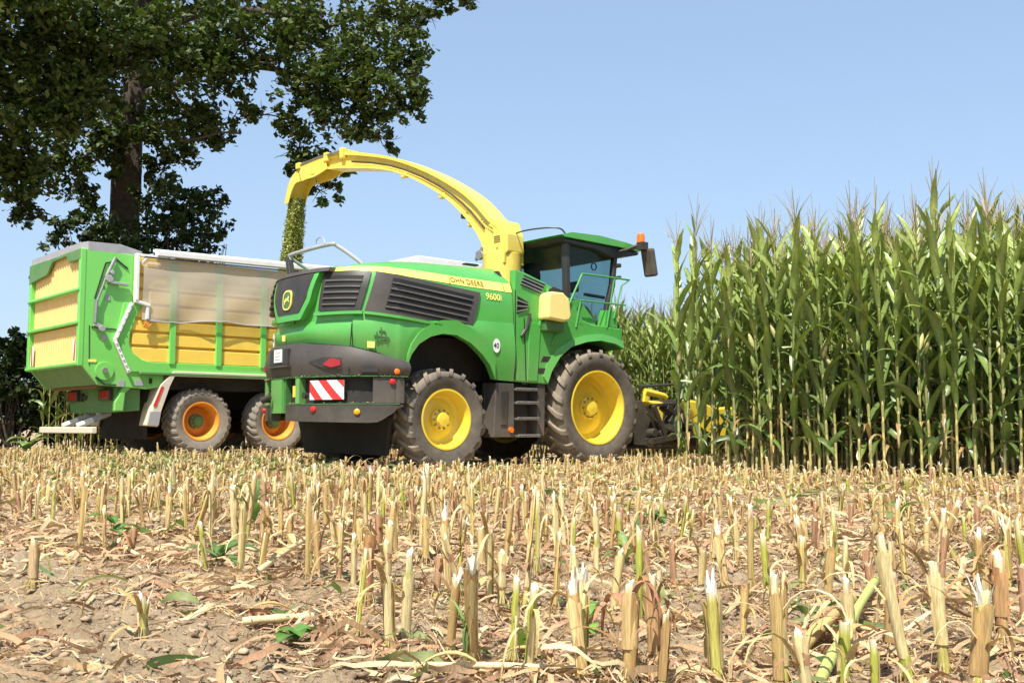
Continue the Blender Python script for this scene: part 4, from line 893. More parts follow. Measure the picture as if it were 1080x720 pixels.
# ------------------------------------------------------------------ maize: templates
def maize_template(seed, H, lo=False, ear=False, dark=False, top=True):
    """returns stalk, leaves, tassel, ear as (V, Q, C)"""
    r = np.random.default_rng(seed); st, lv, ta, er = Soft(), Soft(), Soft(), Soft()
    Hs = H * .80; n = 12; bend = r.normal(0, .045, 2)
    zs = np.linspace(-.04, Hs, n); pts = [(bend[0] * (z / Hs) ** 2, bend[1] * (z / Hs) ** 2, z) for z in zs]
    cols = [np.array((.66, .54, .22)) * (1 - k) + np.array((.30, .34, .11)) * k for k in np.clip((zs - .5) / (Hs * .7), 0, 1)]
    pk = r.uniform(0, 1); cols = [(c * (1 - .45 * pk) + np.array((.26, .30, .10)) * .45 * pk) * r.uniform(.8, 1.1) * (1 if r.random() < .85 else .6) for c in cols]
    st.tube(pts, [(.0155 * (1 - .5 * z / Hs)) * (1.0 if i % 2 else 1.15) for i, z in enumerate(zs)], 4 if lo else 6, cols)
    a0 = r.uniform(0, math.pi); nl = 12 if lo else 15
    P = lambda z: np.array((bend[0] * (z / Hs) ** 2, bend[1] * (z / Hs) ** 2, z))
    for k in range(nl):
        f = k / (nl - 1); z = .24 + (Hs - .24) * f ** .92
        az = a0 + (k % 2) * math.pi + r.normal(0, .38); L = r.uniform(.62, .92) * (1 - .35 * max(0, f - .75) / .25) * (.75 + .5 * min(f * 2, .5)); wm = r.uniform(.040, .056)
        el = R(r.uniform(60, 76) + 9 * f); droop = r.uniform(.9, 2.1) * (1.0 - .70 * f)
        dry = f < .2 and r.random() < .22
        if dry: droop = r.uniform(2.0, 3.6); wm *= r.uniform(.3, .55); el = R(r.uniform(35, 75)); L *= r.uniform(.4, .9)
        base = P(z); ns = 5 if lo else 8; p = base.copy(); pts_, wid, side, nrm = [], [], [], []
        tw = r.normal(0, .5); d = np.array((math.cos(az), math.sin(az), 0))
        for i in range(ns + 1):
            t = i / ns; e = el - droop * t ** 1.4; e2 = max(e, -1.35)
            dirv = d * math.cos(e2) + np.array((0, 0, 1.)) * math.sin(e2)
            if i: p = p + dirv * (L / ns)
            sv = np.cross(dirv, (0, 0, 1.)); sv /= (np.linalg.norm(sv) + 1e-6); nv = np.cross(sv, dirv)
            ca, sa = math.cos(tw * t * 1.6), math.sin(tw * t * 1.6); s2 = sv * ca + nv * sa; n2 = nv * ca - sv * sa
            w = wm * (min(1, .45 + 3.2 * t) if t < .25 else (1 - ((t - .25) / .75) ** 2.0)) + .001
            pts_.append(p + r.normal(0, .004, 3)); wid.append(w); side.append(s2); nrm.append(n2)
        g = np.array((.082, .142, .026)) * r.uniform(.62, 1.32) + np.array((.03, .025, .004)) * r.random() + np.array((.215, .225, .065)) * f ** 2.0  # leaves paler toward the top: sunlit tops put into the leaf colour
        if dry: g = np.array((.42, .29, .13)) * r.uniform(.7, 1.15)
        c = [g * (1 + .15 * math.sin(i)) for i in range(ns + 1)]
        if not dry and r.random() < .3: c[-1] = np.array((.30, .24, .09)); 
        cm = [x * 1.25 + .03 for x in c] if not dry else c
        lv.strip(pts_, wid, side, nrm, c, cm, vee=.38)
        # sheath hugging the stalk below the blade
        if not lo: lv.tube([P(z - .13), P(z)], [.0185, .0205], 5, (g * 1.1 + .02) * min(1, f * 1.7) + np.array((.52, .45, .17)) * max(0, 1 - f * 1.7))
    top_p = P(Hs); tl = H * .2
    c = np.array((.38, .30, .16)) * r.uniform(.8, 1.2)
    ta.tube([top_p, top_p + (0, 0, tl * .45), top_p + (r.normal(0, .02), r.normal(0, .02), tl)], [.007, .006, .003], 3, c)
    for k in range(4 if lo else 8):
        az = r.uniform(0, 6.28); e = R(r.uniform(50, 80)); L = tl * r.uniform(.35, .6); b0 = top_p + (0, 0, tl * r.uniform(.15, .45)); dv = np.array((math.cos(az) * math.cos(e), math.sin(az) * math.cos(e), math.sin(e)))
        ta.tube([b0, b0 + dv * L * .6, b0 + dv * L + np.array((dv[0], dv[1], -.3)) * .03], [.004, .0045, .002], 3, c * r.uniform(.8, 1.2))
    if ear:
        z = H * r.uniform(.40, .50); az = a0 + r.choice([0, math.pi]) + r.normal(0, .3); d = np.array((math.cos(az) * .33, math.sin(az) * .33, .95)); b0 = P(z) + np.array((math.cos(az), math.sin(az), 0)) * .018
        col = np.array((.46, .42, .17)) * r.uniform(.8, 1.15) if r.random() < .75 else np.array((.24, .30, .09))
        er.tube([b0, b0 + d * .05, b0 + d * .13, b0 + d * .20, b0 + d * .235], [.011, .031, .034, .021, .004], 7, col)
        er.tube([b0 + d * .225, b0 + d * .26 + np.array((.0, .01, -.005))], [.010, .004], 4, np.array((.20, .10, .05)))
    return [x.arrays() if x.V else None for x in (st, lv, ta, er)]
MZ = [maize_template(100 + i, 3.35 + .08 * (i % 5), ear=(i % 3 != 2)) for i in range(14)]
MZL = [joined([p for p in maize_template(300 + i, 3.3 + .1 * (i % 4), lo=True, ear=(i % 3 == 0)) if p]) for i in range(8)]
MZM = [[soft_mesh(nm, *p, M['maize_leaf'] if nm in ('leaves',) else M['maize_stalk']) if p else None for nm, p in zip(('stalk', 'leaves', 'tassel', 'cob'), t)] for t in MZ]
rdir = np.array((.81, -.59)); rdir /= np.linalg.norm(rdir); mdir = np.array((-rdir[1], rdir[0]))
def hv_local(p):
    dx, dy = p[0] - HO[0], p[1] - HO[1]; return dx * math.cos(HA) + dy * math.sin(HA), -dx * math.sin(HA) + dy * math.cos(HA)
plants = []
for k in range(13):                                # rows of the big stand on the right
    off = 13.55 + .75 * k; t = -9.0
    while t < 6.5 + k * .5:
        t += max(.08, rng.normal(.155, .035))
        o2 = off + rng.normal(0, .035); p = rdir * t + mdir * o2; hx, hy = hv_local(p)
        lim = -4.40 + .27 * (hx + 1.2)
        ok = (hy < lim) if hx < 4.0 else hy < 2
        if not ok or rng.random() < .04: continue
        if p[0] / p[1] > .72: continue
        plants.append((p[0], p[1], k))
far = []
for j in range(12):                                # rows beyond the header
    hx = 4.25 + .75 * j; hy = -3.2
    while hy < 7.5:
        hy += max(.07, rng.normal(.14, .03)); x = HO[0] + hx * math.cos(HA) - hy * math.sin(HA); y = HO[1] + hx * math.sin(HA) + hy * math.cos(HA)
        if (x * mdir[0] + y * mdir[1]) > 13.55 + 9.4 or hy > -.8: far.append((x, y, j))
left = []
for j in range(7):                                 # rows beyond the trailer, under the oak
    hy = 10.6 + .75 * j; hx = -26.0
    while hx < 9:
        hx += max(.08, rng.normal(.15, .04)); x = HO[0] + hx * math.cos(HA) - hy * math.sin(HA); y = HO[1] + hx * math.sin(HA) + hy * math.cos(HA)
        if x / y < .0 and (x / y > -.455 or x / y < -.53) and math.hypot(x + 10.2, y - 27) > .8: left.append((x, y, j))
plants.sort(key=lambda q: q[1] * (1 + .12 * q[2]) + (0 if -.0 < q[0] / q[1] < .56 else 60))
IND, REST = plants[:295], plants[295:]
GR_M = 'maize plants in the standing crop on the right'
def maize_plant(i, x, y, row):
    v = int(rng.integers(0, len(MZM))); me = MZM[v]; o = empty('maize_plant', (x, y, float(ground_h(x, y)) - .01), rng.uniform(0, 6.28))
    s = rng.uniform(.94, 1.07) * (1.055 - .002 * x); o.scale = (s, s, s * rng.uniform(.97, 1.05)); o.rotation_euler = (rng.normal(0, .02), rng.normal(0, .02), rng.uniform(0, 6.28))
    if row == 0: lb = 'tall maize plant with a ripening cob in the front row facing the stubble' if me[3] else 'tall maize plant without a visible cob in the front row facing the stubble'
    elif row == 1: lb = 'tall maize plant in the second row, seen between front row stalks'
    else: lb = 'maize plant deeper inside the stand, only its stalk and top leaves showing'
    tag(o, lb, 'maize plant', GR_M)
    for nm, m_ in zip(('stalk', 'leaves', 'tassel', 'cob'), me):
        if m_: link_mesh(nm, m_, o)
for i, (x, y, k) in enumerate(IND): maize_plant(i, x, y, k)
def maize_mass(name, pts, label, sc=1.0):
    parts = [placed(MZL[int(rng.integers(0, len(MZL)))], (x, y, float(ground_h(x, y)) - .01), rng.uniform(0, 6.28), sc * rng.uniform(.93, 1.07), rng.uniform(.85, 1.12), rng.normal(0, .02, 2)) for x, y, _ in pts]
    o = link_mesh(name, soft_mesh(name, *joined(parts), M['maize_leaf'])); tag(o, label, 'maize', kind='stuff')
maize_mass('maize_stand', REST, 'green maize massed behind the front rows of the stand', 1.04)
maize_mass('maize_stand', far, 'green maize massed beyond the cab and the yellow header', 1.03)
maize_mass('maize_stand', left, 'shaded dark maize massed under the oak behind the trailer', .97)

# ------------------------------------------------------------------ oak tree, bushes
def limb(a, c, r0, r1, n=9, sag=.0, wob=.25):
    a, c = np.array(a, float), np.array(c, float); L = np.linalg.norm(c - a); pts, rad = [], []
    k1, k2 = rng.normal(0, wob, 3) * L * .12, rng.normal(0, wob, 3) * L * .12
    for t in np.linspace(0, 1, n):
        p = a + (c - a) * t + k1 * math.sin(math.pi * t) + k2 * math.sin(2 * math.pi * t) * .6; p[2] += sag * math.sin(math.pi * t) * L; pts.append(p); rad.append(r0 + (r1 - r0) * t ** .8)
    return pts, rad
TD = 27.0
def leaves_at(clumps, size, mtl_cols, flat=.55):
    cen, d_ = [], []
    for c, r_, n in clumps:
        c = np.array(c); r_ = np.array(r_ if np.ndim(r_) else (r_, r_, r_ * .8))
        n_sub = max(3, int(n / 26)); sub = rng.normal(0, 1, (n_sub, 3)); sub /= np.linalg.norm(sub, axis=1)[:, None]; sub *= (rng.random(n_sub) ** .45)[:, None]
        idx = rng.integers(0, n_sub, n); p = c + (sub[idx] + rng.normal(0, .112, (n, 3)) * (1.1 / np.mean(r_)) ** .4) * r_; cen.append(p)
    P = np.concatenate(cen); N = len(P)
    nrm = rng.normal(0, 1, (N, 3)) * (1, 1, .5); nrm[:, 2] = np.abs(nrm[:, 2]) + flat * 1.4; nrm /= np.linalg.norm(nrm, axis=1)[:, None]
    t = rng.normal(0, 1, (N, 3)); t -= nrm * (t * nrm).sum(1)[:, None]; t /= np.linalg.norm(t, axis=1)[:, None]; u = np.cross(nrm, t)
    L = (size * rng.uniform(.7, 1.3, N))[:, None]; W = L * rng.uniform(.5, .75, (N, 1)); f = nrm * L * rng.uniform(-.18, .18, (N, 1))
    V = np.stack([P - t * L * .55, P + u * W * .5 - t * L * .1 + f, P + t * L * .55, P - u * W * .5 + t * L * .12 + f], 1).reshape(-1, 3)
    pal = np.array(mtl_cols); C = pal[rng.integers(0, len(pal), N)] * rng.uniform(.75, 1.25, (N, 1))
    return V, np.arange(N * 4).reshape(-1, 4), np.repeat(C, 4, 0)
def oak():
    base = at(131, 300, TD); base[2] = float(ground_h(base[0], base[1]))
    o = empty('oak_tree', base, 0)
    tag(o, 'large dark oak tree with spreading crown standing behind the trailer', 'tree')
    tp = [at(128, 470, TD), at(130, 330, TD), at(131, 255, TD), at(134, 190, TD), at(138, 130, TD), at(146, 70, TD), at(150, 0, TD), at(152, -90, TD), at(150, -180, TD)]
    tr_ = [.56, .44, .375, .36, .34, .31, .30, .2, .1]
    pts = spline(tp, 6); rad = spline([(r,) for r in tr_], 6)[:, 0]
    bk = Soft(); rows = []
    b0 = len(bk.V); nn = 22
    for i, p in enumerate(pts):
        for k in range(nn):
            a = 2 * math.pi * k / nn; rr = rad[i] * (1 + .10 * math.sin(a * 5 + i * .15) + .06 * math.sin(a * 11 + i * .4) + rng.normal(0, .015)) * (1 + (.5 * math.exp(-i / 2.5)))
            bk.V.append(p + np.array((math.cos(a) * rr, math.sin(a) * rr, 0)) - base); bk.C.append(np.array((1, 1, 1)))
    for i in range(len(pts) - 1):
        for k in range(nn): a = b0 + i * nn; bk.Q.append((a + k, a + (k + 1) % nn, a + nn + (k + 1) % nn, a + nn + k))
    me = soft_mesh('trunk', *bk.arrays(), M['bark']); link_mesh('trunk', me, o)
    cl = []
    # (pixel x, pixel y, radius in pixels, depth, leaf count): each becomes a clump at its own depth
    spec = [(20, 30, 62, 22, 1900), (85, 40, 66, 22.5, 2200), (150, 45, 60, 23.5, 2000), (20, 110, 56, 22, 1700), (75, 110, 52, 22.5, 1500), (18, 175, 44, 23, 1100), (22, 220, 22, 23.5, 330), (62, 172, 36, 26, 700), (100, 165, 34, 26.3, 600), (-50, 60, 80, 22, 1800), (-40, 160, 60, 22.5, 1000), (-110, 100, 90, 22, 1500), (-30, -40, 90, 20.5, 1200), (60, -60, 80, 20.5, 1000),
            (210, 60, 46, 24, 1200), (200, 118, 42, 25.5, 800), (165, 120, 36, 26.6, 600), (178, 165, 28, 26.6, 420), (85, 200, 22, 27, 230), (168, 185, 22, 27, 210), (118, 150, 22, 26, 260), (150, 140, 20, 26, 220), (128, 185, 13, 26.2, 80), (145, 205, 12, 26.2, 60), (112, 130, 26, 25.6, 300), (225, 135, 26, 25.5, 320), (255, 122, 22, 25, 220),
            (250, 30, 50, 24.5, 1150), (246, 78, 26, 25, 300), (300, 36, 40, 25, 800), (322, 92, 34, 25, 620), (296, 124, 17, 25, 130), (340, 30, 44, 26, 950), (345, 80, 42, 25, 900), (362, 118, 36, 25, 600), (318, 135, 28, 25.4, 330), (330, 165, 26, 25.5, 330), (322, 195, 18, 25.6, 170), (345, 205, 14, 25.6, 110), (352, 180, 18, 25.6, 160), (312, 175, 15, 25.6, 100),
            (385, 50, 42, 25.5, 850), (392, 88, 40, 25, 800), (400, 122, 28, 25.2, 380), (382, 140, 20, 25.2, 200), (425, 60, 30, 26, 420), (428, 95, 28, 25.6, 380), (437, 112, 17, 25.6, 140), (410, 150, 12, 25.5, 70), (410, 15, 36, 26.5, 480), (445, 30, 15, 27, 120), (440, 75, 17, 26, 120), (436, 5, 22, 27, 190), (466, 3, 17, 27, 150), (494, 1, 12, 27, 90), (478, -10, 22, 27, 190), (455, 14, 12, 27, 80),
            (330, -20, 60, 27, 900), (230, -25, 70, 26, 1200), (130, -30, 80, 26, 1400), (20, -40, 90, 27, 1300), (400, -40, 60, 28, 700), (90, 0, 70, 29.5, 1200), (190, 10, 66, 29.5, 1000), (300, 10, 60, 29.5, 800), (20, 70, 70, 29.5, 900), (110, 110, 50, 29.5, 600), (150, -130, 130, 27, 1500), (20, -150, 120, 28, 1200), (290, -120, 110, 27, 1100), (160, -240, 110, 27, 900)]
    for px, py, r_, d, n in spec:
        c = at(px, py, d) - base; rm = r_ / F * d; cl.append((c, (rm, rm * 1.0, rm * .92), int(n * 1.22)))
    V, Q, C = leaves_at(cl, .17, [(.042, .070, .015), (.056, .090, .018), (.078, .108, .022), (.034, .058, .013), (.105, .120, .030), (.062, .098, .020)])
    link_mesh('crown', soft_mesh('crown', V, Q, C, M['oak_leaf'], False), o)
    tips = [c for c, r_, n in cl]
    br = []
    mains = [((150, 100), (226, 62), .17), ((148, 90), (260, 40), .16), ((140, 120), (60, 60), .16), ((146, 60), (110, -60), .15), ((150, 20), (230, -60), .15), ((136, 150), (30, 130), .13), ((140, 140), (200, 120), .09), ((200, 70), (385, 95), .12), ((150, 40), (330, 20), .15)]
    bs = Soft(); anchors = []
    for (a, c, r0) in mains:
        p, rd = limb(at(*a, TD if a[0] < 180 else 25.6) - base, at(*c, 25.2) - base, r0, r0 * .35, sag=.03); bs.tube(p, rd, 8, (1, 1, 1)); anchors += p[3:]
    anchors = [np.array(q) for q in anchors]
    root = at(145, 90, TD) - base; tips.sort(key=lambda q: np.linalg.norm(q - root))
    for c in tips:                                # each bough springs from the nearest one already grown
        A_ = np.array(anchors); d = np.linalg.norm(A_ - c, axis=1) + .5 * np.maximum(0, A_[:, 2] - c[2]) + .12 * np.linalg.norm(A_ - root, axis=1)
        a = A_[int(np.argmin(d))]; L = np.linalg.norm(c - a)
        p, rd = limb(a, c, .022 + .016 * min(L, 3), .012, 8, wob=.35); bs.tube(p, rd, 5, (1, 1, 1)); anchors += [np.array(q) for q in p[3:]]
        for q in range(5):
            e = c + rng.normal(0, .22, 3); p2, r2 = limb(p[4 + q % 3], e, .015, .004, 5, wob=.3); bs.tube(p2, r2, 4, (1, 1, 1))
    for a, c in (((215, 66), (292, 68)), ((190, 148), (252, 141)), ((250, 30), (268, 78)), ((262, 55), (290, 68))):
        p, rd = limb(at(*a, 25) - base, at(*c, 24.6) - base, .05, .02); bs.tube(p, rd, 6, (1, 1, 1))
    link_mesh('limbs', soft_mesh('limbs', *bs.arrays(), M['bark']), o)
oak()
def bush(name, label, cat, base_px, dist, spec, cols, size, group=None):
    base = at(base_px[0], base_px[1], dist); base[2] = float(ground_h(base[0], base[1])); o = empty(name, base); tag(o, label, cat, group); cl = []; bs = Soft()
    for px, py, r_, dd, n in spec:
        c = at(px, py, dist + dd) - base; rm = r_ / F * dist; cl.append((c, (rm, rm, rm * .8), n))
        for q in range(3):
            p, rd = limb((rng.normal(0, .15), rng.normal(0, .15), 0), c * (1, 1, .97) + rng.normal(0, .1, 3) * rm, .04, .008, 8, wob=.5); bs.tube(p, rd, 5, (1, 1, 1))
    link_mesh('foliage', soft_mesh('foliage', *leaves_at(cl, size, cols, .3), M['oak_leaf'], False), o)
    link_mesh('stems', soft_mesh('stems', *bs.arrays(), M['bark']), o)
DK = [(.030, .052, .014), (.042, .070, .018), (.055, .085, .02), (.022, .04, .012)]
bush('understorey_tree', 'small bushy tree with fine leaves at the foot of the oak trunk', 'small tree', (150, 400), 26.0,
     [(75, 235, 20, 0, 330), (95, 215, 18, .3, 230), (62, 252, 13, 0, 140), (100, 245, 26, .2, 420), (150, 245, 34, -.5, 700), (180, 220, 32, -.3, 620), (205, 215, 26, 0, 400), (222, 235, 22, .1, 300), (232, 205, 11, 0, 80), (238, 250, 12, 0, 90), (195, 250, 34, .3, 500), (150, 275, 40, .5, 500), (215, 270, 25, .5, 300), (170, 195, 18, 0, 160), (48, 262, 9, 0, 60), (40, 296, 9, 0, 50), (110, 280, 40, .5, 500), (120, 350, 70, .6, 800), (180, 340, 60, .6, 700)], DK, .15)
bush('hedge_shrub', 'dark leafy shrub at the left edge beside the trailer tailgate', 'shrub', (10, 470), 24.0,
     [(8, 364, 20, 0, 600), (25, 376, 20, .2, 600), (2, 400, 26, 0, 800), (24, 412, 26, .2, 900), (12, 440, 30, .3, 1000), (45, 430, 26, .6, 400), (-20, 390, 30, 0, 420), (60, 450, 24, .8, 300), (-30, 430, 34, .2, 420), (20, 352, 9, .2, 70)], DK, .14)

# ------------------------------------------------------------------ stubble: cut maize stalks in rows
TAN = [(.56, .40, .16), (.66, .51, .23), (.48, .31, .13), (.70, .57, .29), (.46, .26, .15)]
def stub_template(seed, H, kind=0):
    """cut stalk and its dry sheaths; kind 0 pale, 1 yellow green, 2 brown wrapped, 3 split white top"""
    r = np.random.default_rng(seed); st, sh = Soft(), Soft()
    rad = r.uniform(.0125, .0175); lean = r.normal(0, .05, 2); nz = 9
    zs = np.linspace(-.05, H, nz); g = {0: (.60, .46, .16), 1: (.38, .39, .07), 2: (.46, .31, .12), 3: (.52, .46, .12)}[kind]
    P = lambda z: np.array((lean[0] * z, lean[1] * z, z))
    cols = []
    for i, z in enumerate(zs):
        k = np.clip(z / H, 0, 1); c = np.array(g) * r.uniform(.85, 1.1)
        if k > .85: c = c * .45 + np.array((.78, .66, .40)) * .55
        if k < .5 and kind in (0, 3): c = c * (.4 + k) + np.array((.36, .39, .08)) * (.6 - k)
        if k < .2 and kind == 2: c = c * .8
        cols.append(c)
    rd = [rad * (1.22 if i in (2, 6) else 1.0) * (1.05 - .1 * z / H) for i, z in enumerate(zs)]
    b = len(st.V); st.tube([P(z) for z in zs], rd, 10, cols, squash=.88)
    top = range(b + (nz - 1) * 10, b + nz * 10)                      # ragged slanted cut
    sl = r.normal(0, .5, 2)
    for v in top:
        p = st.V[v]; p[2] += r.uniform(-.006, .012) + (p[0] - P(H)[0]) * sl[0] + (p[1] - P(H)[1]) * sl[1]; st.C[v] = np.array((.72, .63, .42))
    b2 = len(st.V); ctr = P(H - .006)
    st.V += [ctr] + [st.V[v] * .999 for v in top]; st.C += [np.array((.76, .69, .48))] + [np.array((.74, .66, .45))] * 10
    for k in range(0, 10, 2): st.Q.append((b2, b2 + 1 + k, b2 + 1 + (k + 1) % 10, b2 + 1 + (k + 2) % 10))
    if kind == 3:                                                    # split fibres standing above the cut
        for q in range(4):
            a = r.uniform(0, 6.28); d = np.array((math.cos(a), math.sin(a), 0)); o_ = P(H - .03) + d * rad * .7
            pts = [o_, o_ + d * .006 + (0, 0, .03), o_ + d * r.uniform(.005, .03) + (0, 0, r.uniform(.05, .08))]
            st.strip(pts, [.007, .006, .002], np.cross(d, (0, 0, 1)), d, np.array((.88, .84, .70)))
    # brace roots
    for q in range(7):
        a = 6.28 * q / 7 + r.uniform(-.3, .3); d = np.array((math.cos(a), math.sin(a), 0)); st.tube([P(.045) + d * rad * .8, P(.02) + d * (rad + .012), P(-.03) + d * (rad + .022)], [.004, .0035, .003], 3, np.array((.50, .38, .20)))
    # sheaths: open wraps round the stalk, torn at the top; loose flaps hanging
    nsh = {0: 2, 1: 1, 2: 3, 3: 2}[kind]
    for q in range(nsh):
        c0 = np.array(TAN[int(r.integers(0, 5)) if kind != 1 else 3]); z0 = r.uniform(.0, .4) * H; z1 = H * r.uniform(.75, 1.08); a0 = r.uniform(0, 6.28); span = r.uniform(2.4, 4.8); fl = r.uniform(.2, 1.0); n_ = 7; m_ = 7; b = len(sh.V)
        for i in range(n_):
            t = i / (n_ - 1); z = z0 + (z1 - z0) * t
            for j in range(m_):
                u = j / (m_ - 1) - .5; a = a0 + u * span; rr = rad * 1.12 + .0015 * q + .003 * r.random() + fl * .022 * max(0, t - .45) * abs(u) * 2
                zz = z + (r.uniform(-.02, .015) if i == n_ - 1 else 0)
                sh.V.append(P(zz) + np.array((math.cos(a) * rr, math.sin(a) * rr, 0))); sh.C.append(c0 * (.85 + .3 * ((j * 7 + seed) % 3) / 2) * (1.0 + .12 * t))
        for i in range(n_ - 1):
            for j in range(m_ - 1): k = b + i * m_ + j; sh.Q.append((k, k + 1, k + m_ + 1, k + m_))
    for q in range({0: 2, 1: 1, 2: 4, 3: 2}[kind] + (r.random() < .5)):
        a = r.uniform(0, 6.28); d = np.array((math.cos(a), math.sin(a), 0)); z0 = r.uniform(.35, .95) * H; L = r.uniform(.12, .30); p = P(z0) + d * rad; e = R(r.uniform(10, 70)); pts, wd = [], []
        for i in range(7):
            t = i / 6; pts.append(p.copy()); wd.append(.013 * (1 - t * .8) + .001); ee = e - 2.6 * t ** 1.2; p = p + (d * math.cos(max(ee, -1.5)) + np.array((0, 0, math.sin(max(ee, -1.5))))) * L / 6; p[2] = max(p[2], .004)
        sd_ = np.cross(d, (0, 0, 1.)); c0 = np.array(TAN[int(r.integers(0, 5))]) * r.uniform(.75, 1.1); sh.strip(pts, wd, sd_ * math.cos(q) + d * math.sin(q) * .5, d, c0, vee=.5)
    return st.arrays(), (sh.arrays() if sh.V else None)
KINDS = [0, 1, 2, 3, 0, 2, 0, 1, 3, 2, 0, 0, 2, 1]
SB = [stub_template(500 + i, .19 + .022 * (i % 5), k) for i, k in enumerate(KINDS)]
SBM = [(soft_mesh('stalk', *a, M['stub']), soft_mesh('dry_sheath', *c, M['straw'])) for a, c in SB]
def tr_local(p):
    dx, dy = p[0] - TO[0], p[1] - TO[1]; return dx * math.cos(TA) + dy * math.sin(TA), -dx * math.sin(TA) + dy * math.cos(TA)
stubs = []
for k in range(24):
    off = 2.30 + .75 * k; t = -26.0
    while t < 16:
        t += max(.05, rng.normal(.108 if k < 3 else .088, .028)); o2 = off + rng.normal(0, .032); p = rdir * t + mdir * o2
        if p[1] < 1.2 or abs(p[0] / p[1]) > .78 or p[1] > 24: continue
        hx, hy = hv_local(p); tx, ty = tr_local(p)
        if off > 13.2 and (hy < -4.3 or hx > 3.0): continue
        if -4.7 < hx < 3.2 and abs(hy) < 1.8: continue
        if -2.3 < tx < 8 and -1.4 < ty < 1.75: continue
        if hy > 10.2: continue
        dens = 1.0
        if k == 0: dens = .95 if t > -2.3 else .06
        if k == 1: dens = .95 if t > -3.9 else .25
        h = rng.uniform(.62, 1.12)
        if 1 <= k <= 6 and p[0] < .6: h *= 1.18
        if 5 <= k <= 9 and p[0] > .3: dens = .85; h *= .75
        dens *= .62 + .6 * vnoise(p[0] * 1.1, p[1] * 1.1, 21)
        if rng.random() > dens: continue
        stubs.append((p[0], p[1], h, k))
# stubs one can single out, by where they stand: pixel of the foot, height in pixels, kind, lean, label
HERO = [(151, 672, 40, 3, (.0, .0), 'short lone yellow stub with torn top on bare soil, bottom left'),
        (34, 624, 50, 0, (.05, 0), 'stub with pale frayed sheath standing alone near the left edge'),
        (388, 642, 66, 2, (0, 0), 'orange brown stub with its roots showing at the edge of the bare soil'),
        (427, 678, 92, 1, (.03, 0), 'thin yellowish stub with dark foot, nearest the camera left of centre'),
        (327, 600, 60, 3, (0, 0), 'thick pale stub with split top left of the orange brown one'),
        (613, 706, 98, 3, (-.02, 0), 'green footed stub with white torn top and a dry leaf spread sideways'),
        (663, 722, 100, 2, (0, 0), 'stub in a pinkish brown sheath with white top, beside the green footed one'),
        (757, 730, 100, 3, (0, 0), 'broad split stub with flat white top at the bottom centre right'),
        (826, 732, 92, 0, (-.05, 0), 'pale straw stub with cracked top right of the broad split one'),
        (890, 735, 72, 1, (0, 0), 'short yellow green stub with a strip of white pith at the bottom edge'),
        (960, 730, 146, 1, (-.10, 0), 'tall clean yellow green stub leaning slightly left, bottom right'),
        (997, 714, 116, 0, (0, 0), 'tall straight tan stub right of the clean yellow green one'),
        (1030, 738, 100, 3, (.02, 0), 'stub with bright white shredded side at the bottom right'),
        (846, 622, 52, 0, (.02, 0), 'short smooth tan stub in the second row right of centre'),
        (1060, 700, 95, 2, (.06, 0), 'brown wrapped stub at the right edge of the picture'),
        (690, 700, 90, 2, (.0, 0), 'dark brown stub wrapped in old husk behind the white topped one')]
hero_pts = []
for i, (px, py, hp, kind, lean, lb) in enumerate(HERO):
    g = on_ground(px, py); h = hp / F * g[1]; a, c = stub_template(900 + i, h, kind)
    o = empty('maize_stub', (g[0], g[1], float(ground_h(g[0], g[1]))), 0); tag(o, lb, 'maize stub', 'cut maize stubs')
    if kind in (0, 2): c = (c[0], c[1], c[2] * (np.array((.68, .53, .26) if kind == 0 else (.50, .30, .14)) / c[2].mean(0)))
    V = a[0].copy() * (.95, .95, 1); W = c[0].copy() * (.95, .95, 1)
    for q in (V, W): q[:, 0] += q[:, 2] * lean[0]; q[:, 1] += q[:, 2] * lean[1]
    link_mesh('stalk', soft_mesh('stalk', V, *a[1:], M['stub']), o); link_mesh('dry_sheath', soft_mesh('dry_sheath', W, *c[1:], M['straw']), o)
    hero_pts.append(g[:2])
hero_pts = np.array(hero_pts)
stubs = [q for q in stubs if np.min(np.hypot(hero_pts[:, 0] - q[0], hero_pts[:, 1] - q[1])) > .09 and np.min(np.hypot(hero_pts[:2, 0] - q[0], hero_pts[:2, 1] - q[1])) > .55]
inview = lambda q: abs(q[0] / q[1]) < .50 and q[1] > 2.3
stubs.sort(key=lambda q: q[1] + (0 if inview(q) else 50))
KL = {0: 'pale straw coloured cut stub with loose sheath in the rows of stubble', 1: 'smooth yellow green cut stub in the rows of stubble', 2: 'brown cut stub wrapped in dry husk leaves in the rows of stubble', 3: 'cut stub with white splintered top in the rows of stubble'}
for x, y, h, k in stubs[:283]:
    v = int(rng.integers(0, len(SBM))); o = empty('maize_stub', (x, y, float(ground_h(x, y)))); w = rng.uniform(.56, .84)
    o.scale = (w, w, h * 1.08); big = rng.random() < .10
    o.rotation_euler = (rng.normal(0, .30 if big else .07), rng.normal(0, .30 if big else .07), rng.uniform(0, 6.28))
    tag(o, KL[KINDS[v]], 'maize stub', 'cut maize stubs'); link_mesh('stalk', SBM[v][0], o); link_mesh('dry_sheath', SBM[v][1], o)
parts = []
ST = [joined([a, c]) for a, c in SB]
for x, y, h, k in stubs[283:]:
    T = ST[int(rng.integers(0, len(ST)))]; V, Q, C = placed(T, (0, 0, 0), rng.uniform(0, 6.28), rng.uniform(.72, 1.02), rng.uniform(.85, 1.1), rng.normal(0, .06, 2) if rng.random() > .08 else rng.normal(0, .5, 2))
    V = V * (1, 1, h * rng.uniform(.7, 1.0)) + np.array((x, y, float(ground_h(x, y)))); parts.append((V, Q, C))
tag(link_mesh('maize_stubble', soft_mesh('maize_stubble', *joined(parts), M['straw'])), 'dense rows of pale cut maize stubble reaching to the machines', 'stubble', kind='stuff')

